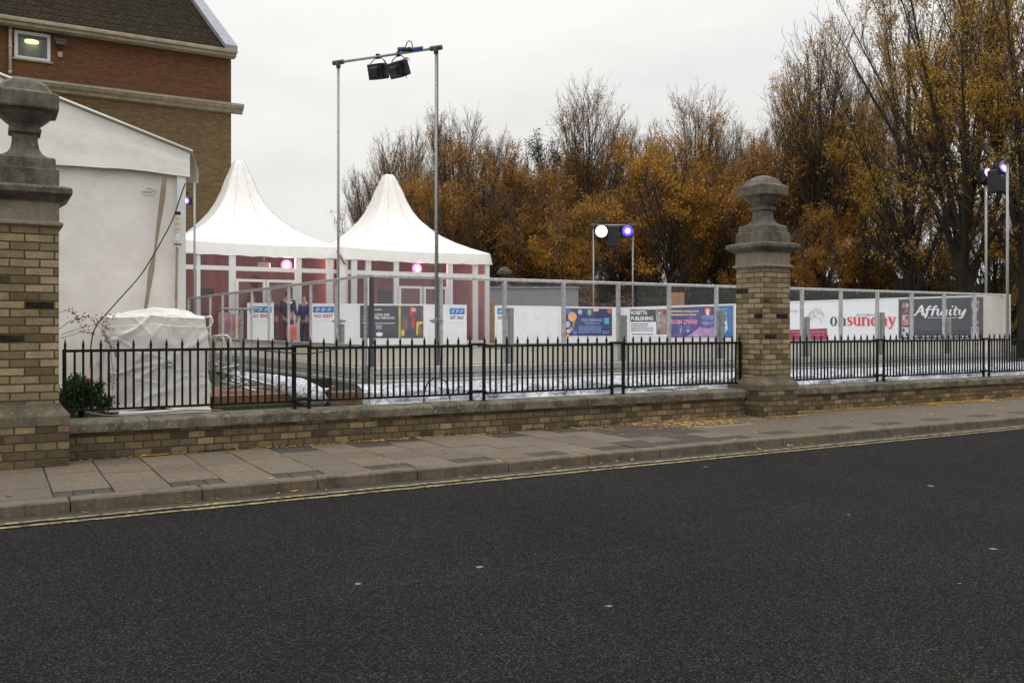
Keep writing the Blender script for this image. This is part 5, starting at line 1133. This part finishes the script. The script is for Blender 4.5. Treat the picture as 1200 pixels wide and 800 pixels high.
def person(px, d, H, rz, label, coat, trouser, lean=0, arm=0):
    p = P(px, d); t = thing('person', label, 'person', (p.x, p.y, .957), rz)
    s = H/1.75; S = lambda x, y, z: (x*s, y*s, z*s)
    J = [(S(0, 0, .95), .13*s), (S(0, .0, 1.18), (.15*s, .11*s)), (S(0, .01, 1.38), (.17*s, .11*s)), (S(0, 0, 1.50), .055*s), (S(0, -.01, 1.60), (.072*s, .08*s)), (S(0, -.005, 1.70), (.068*s, .08*s))]
    E = [(0, 1), (1, 2), (2, 3), (3, 4), (4, 5)]
    for sd in (-1, 1):
        b0 = len(J); J += [(S(sd*.10, 0, .86), .085*s), (S(sd*.11, -.02, .48), .06*s), (S(sd*.12, 0, .09), .042*s), (S(sd*.125, -.12, .04), .036*s)]; E += [(0, b0), (b0, b0+1), (b0+1, b0+2), (b0+2, b0+3)]
        b1 = len(J); J += [(S(sd*.19, 0, 1.40), .055*s), (S(sd*.25, .02, 1.15), .042*s), (S(sd*(.24-.1*arm), -.12-.1*arm, .95+.1*arm), .03*s), (S(sd*(.23-.1*arm), -.15-.12*arm, .88+.1*arm), .03*s)]; E += [(2, b1), (b1, b1+1), (b1+1, b1+2), (b1+2, b1+3)]
        hx, hy, hz = J[b1+3][0]
        for f in range(4):
            i_ = len(J); J += [((hx+(f-1.5)*.018*s, hy-.01*s, hz-.04*s), .009*s), ((hx+(f-1.5)*.019*s, hy-.025*s, hz-.085*s+.006*abs(f-1.5)*s), .008*s)]; E += [(b1+3, i_), (i_, i_+1)]
        i_ = len(J); J += [((hx-sd*.035*s, hy-.03*s, hz-.02*s), .010*s), ((hx-sd*.04*s, hy-.05*s, hz-.05*s), .008*s)]; E += [(b1+3, i_), (i_, i_+1)]
    # nose
    i_ = len(J); J += [(S(0, -.098, 1.615), .012*s)]; E += [(4, i_)]
    skin_obj('body', J, E, m_skin, t)
    C = [(S(0, 0, .84), (.17*s, .14*s)), (S(0, 0, 1.10), (.175*s, .135*s)), (S(0, .01, 1.36), (.19*s, .13*s)), (S(0, 0, 1.47), .075*s)]; CE = [(0, 1), (1, 2), (2, 3)]
    for sd in (-1, 1): b1 = len(C); C += [(S(sd*.20, 0, 1.40), .072*s), (S(sd*.26, .02, 1.15), .058*s), (S(sd*(.245-.1*arm), -.11-.1*arm, .97+.1*arm), .046*s)]; CE += [(2, b1), (b1, b1+1), (b1+1, b1+2)]
    skin_obj('coat', C, CE, coat, t)
    for sd in (-1, 1): skin_obj('trouser_leg', [(S(sd*.09, 0, .90), .10*s), (S(sd*.11, -.02, .48), .072*s), (S(sd*.12, 0, .08), .06*s)], [(0, 1), (1, 2)], trouser, t)
    skin_obj('hair', [(S(0, .02, 1.69), (.082*s, .088*s)), (S(0, .055, 1.62), (.078*s, .05*s)), (S(0, .05, 1.56), (.06*s, .035*s))], [(0, 1), (1, 2)], m_hair, t)
    for sd in (-1, 1): MB().tube([S(sd*.028, -.082, 1.652), S(sd*.028, -.09, 1.652)], .009*s, 8).build('eye', m_blackp, t, False)
    MB().box(-.022*s, .022*s, -.088*s, -.078*s, 1.565*s, 1.573*s).build('mouth', M('lips', (.3, .1, .09), .5), t, False)
    return t
m_cnavy = M('navy_coat', (.025, .03, .07), .8, var=.2); m_jean = M('dark_jeans', (.03, .035, .06), .85); m_plum = M('plum_coat', (.09, .04, .09), .8)
tt = person(337.5, 29.2, 1.84, R(130), 'person in long navy coat standing in the gap between the two NO EXIT boards', m_cnavy, m_jean)
v = P(338.5, 29.0, py=354.5); mb = MB(); mb.box(v.x-.09, v.x+.09, v.y-.06, v.y-.04, v.z-.03, v.z+.03, bev=.005); mb.build('pale_back_patch', m_wprint, tt)
person(316.5, 29.6, 1.74, R(-20), 'person in dark plum coat, head and shoulders above the left NO EXIT board', m_plum, m_jean)
person(296, 29.8, 1.72, R(20), 'dark-haired person leftmost of the group behind the left NO EXIT board', m_plum, m_jean)
person(357, 29.6, 1.70, R(-60), 'person in blue jacket squeezed beside the right NO EXIT board', M('blue_jacket', (.03, .05, .15), .8), m_jean)
t = thing('red_holdall', 'red and orange soft bag held up beside the navy-coated person', 'bag', P(341, 28.9, py=398))
mb = MB(); crumple(mb, t.location.x-.13, t.location.x+.15, t.location.y-.1, t.location.y+.12, t.location.z, t.location.z+.42, .03, 2, 10); mb.build('bag_body', M('red_fabric', (.55, .09, .05), .7, var=.3, scale=5), t)
MB().tube([Vector(t.location)+Vector((-.08, 0, .55)), Vector(t.location)+Vector((0, 0, .72)), Vector(t.location)+Vector((.09, 0, .55))], .012, 6).build('handle', m_blackp, t)
# ============================================================ SMALL GROUND THINGS
t = thing('manhole_cover', 'dark framed rectangular cover half buried in leaves on the footway', 'manhole cover', (10.35, 11.05, 0))
MB().box(9.85, 10.85, 10.82, 11.28, -.1, .004, bev=.003).build('frame', m_galv, t); MB().box(9.90, 10.80, 10.86, 11.24, -.05, .010, bev=.003).build('lid', M('rusty_iron', (.09, .06, .04), .85, var=.3, scale=12), t)
r = random.Random(21); V, Fc = [], []
def drop(x, y, z=.004):
    s = r.uniform(.022, .055); a = r.uniform(0, 6.28); tl = r.uniform(-.35, .35); c_, s_ = math.cos(a), math.sin(a); o = len(V)
    for (u, v, h) in ((-1, 0, 0), (0, .5, tl*.4), (1, 0, abs(tl)*.8), (0, -.5, -tl*.0)): V.append((x+(u*c_-v*s_)*s, y+(u*s_+v*c_)*s, z+max(0, h)*s*.8+.002*r.random()))
    Fc.append((o, o+1, o+2, o+3))
for _ in range(13000):
    x = r.uniform(.9, 30); dn = .04 if x < 2.5 else (.10 if x < 4 else (.14 if x < 9 else (.25 if x < 13 else 1)))
    if r.random() > dn*max(.1, min(1.6, 1+2.2*noise3((x*.9, 5, 0)))): continue
    w_ = .10 if x < 12.8 else .13+.012*(x-12.8)
    y = 11.955-abs(r.gauss(0, w_*(.5+2.2*max(0, noise3((x*1.7, 1, 4))))))-r.uniform(0, .05)
    if 11.8 < x < 12.75 and y > 11.48: y = 11.47-abs(r.gauss(0, .06))
    drop(x, y)
for _ in range(330): x = r.gauss(9.9, .75); drop(x, min(11.9, r.gauss(11.25, .22)), .012)
for _ in range(80): x = r.gauss(1.75, .12); drop(x, min(11.94, 11.9-abs(r.gauss(0, .04))), .012)
for _ in range(110): x = r.uniform(0, 20); drop(x, r.uniform(9.3, 11.9), .006)
for _ in range(46): x = r.uniform(0, 18); drop(x, 9.22-abs(r.gauss(0, .06)), ZR+.012)
o = bpy.data.objects.new('fallen_leaves', raw_mesh('fallen_leaves', V, Fc, m_l_fall)); COL.objects.link(o); tag(o, 'yellow fallen leaves scattered along the wall foot', 'leaves', None, 'stuff')
# moss / weeds along the wall foot
V, Fc = [], []
for _ in range(5000):
    x = r.uniform(.8, 24); y = 11.965-abs(r.gauss(0, .03)); 
    if noise3((x*1.4, 9, 2)) < .05: continue
    s = r.uniform(.006, .018); p = Vector((x, y, r.uniform(0, .02))); add_leaf(V, Fc, p, s, r)
o = bpy.data.objects.new('wall_foot_moss', raw_mesh('moss', V, Fc, M_leaf('moss', [(0, (.03, .028, .014)), (1, (.09, .085, .035))]))); COL.objects.link(o); tag(o, 'moss and dirt in the joint along the wall foot', 'moss', None, 'stuff')
V, Fc = [], []
for _ in range(16000):
    x = r.uniform(.8, 5.2); y = r.uniform(12.36, 14.1); s = r.uniform(.015, .04); a = r.uniform(0, 6.28); o_ = len(V)
    V += [(x, y, .348), (x+.006*math.cos(a), y+.006*math.sin(a), .348), (x+r.uniform(-.02, .02), y+r.uniform(-.02, .02), .35+s*1.6)]; Fc.append((o_, o_+1, o_+2))
o = bpy.data.objects.new('grass', raw_mesh('grass', V, Fc, M_leaf('grass_blades', [(0, (.02, .05, .012)), (1, (.06, .11, .03))]))); COL.objects.link(o); tag(o, 'short green grass behind the wall', 'grass', None, 'stuff')
# ============================================================ WORLD / SUN / CAMERA
SUN_EL, SUN_AZ = R(84), R(-15)
w = bpy.data.worlds.new('World'); sc.world = w; w.use_nodes = True; nt = w.node_tree; nt.nodes.clear()
out = N(nt, 'ShaderNodeOutputWorld'); bg = N(nt, 'ShaderNodeBackground'); bg.inputs[1].default_value = .1
sky = N(nt, 'ShaderNodeTexSky', sky_type='NISHITA', sun_disc=False); sky.sun_elevation = SUN_EL; sky.sun_rotation = SUN_AZ; sky.air_density = 2; sky.dust_density = 5
tc = N(nt, 'ShaderNodeTexCoord'); sp = N(nt, 'ShaderNodeSeparateXYZ'); nt.links.new(tc.outputs['Generated'], sp.inputs[0])
grad = ramp(nt, sp.outputs[2], [(0, (.80, .79, .755)), (.12, (.86, .85, .815)), (.45, (.97, .96, .93)), (1, (1.0, 1.0, 1.0))])
mp = N(nt, 'ShaderNodeMapping'); mp.inputs['Scale'].default_value = (1, 1, 3.2); nt.links.new(tc.outputs['Generated'], mp.inputs[0])
cl = ramp(nt, noi(nt, mp.outputs[0], 2.6, 5, .5), [(.32, (.86, .865, .885)), (.60, (1, 1, 1))])
ov = mixc(nt, 1.0, grad, cl, 'MULTIPLY')
vm = N(nt, 'ShaderNodeVectorMath', operation='SCALE'); nt.links.new(ov, vm.inputs[0])
zg = N(nt, 'ShaderNodeMapRange'); nt.links.new(sp.outputs[2], zg.inputs[0]); zg.inputs[1].default_value = .35; zg.inputs[2].default_value = 1; zg.inputs[3].default_value = 10.9; zg.inputs[4].default_value = 24
nt.links.new(zg.outputs[0], vm.inputs['Scale'])
mx = mixc(nt, .94, sky.outputs[0], vm.outputs[0]); nt.links.new(mx, bg.inputs[0]); nt.links.new(bg.outputs[0], out.inputs[0])
sl = bpy.data.lights.new('sun', 'SUN'); sl.energy = .5; sl.angle = R(25); sl.color = (1, .96, .9)
so = bpy.data.objects.new('sun', sl); COL.objects.link(so); so.rotation_euler = (-(R(90)-SUN_EL), 0, R(15))
cam = bpy.data.cameras.new('camera'); cam.sensor_width = 36; cam.lens = 36*F/1200; cam.shift_y = -17/1200; cam.clip_end = 3000; cam.clip_start = .05
co_ = bpy.data.objects.new('camera', cam); COL.objects.link(co_); co_.location = (0, 0, EYE); co_.rotation_euler = (R(90), 0, -R(30.1)); sc.camera = co_
vs = sc.view_settings; vs.view_transform = 'Standard'; vs.look = 'None'; vs.exposure = 0; vs.gamma = 1; vs.use_curve_mapping = False
sc.render.engine = 'CYCLES'; sc.cycles.max_bounces = 8; sc.cycles.transparent_max_bounces = 24
sc.render.resolution_x = 1024; sc.render.resolution_y = 682
# tidy: nameless category on the window part
for o in bpy.data.objects:
    if o.parent is not None and 'category' in o.keys(): del o['category']
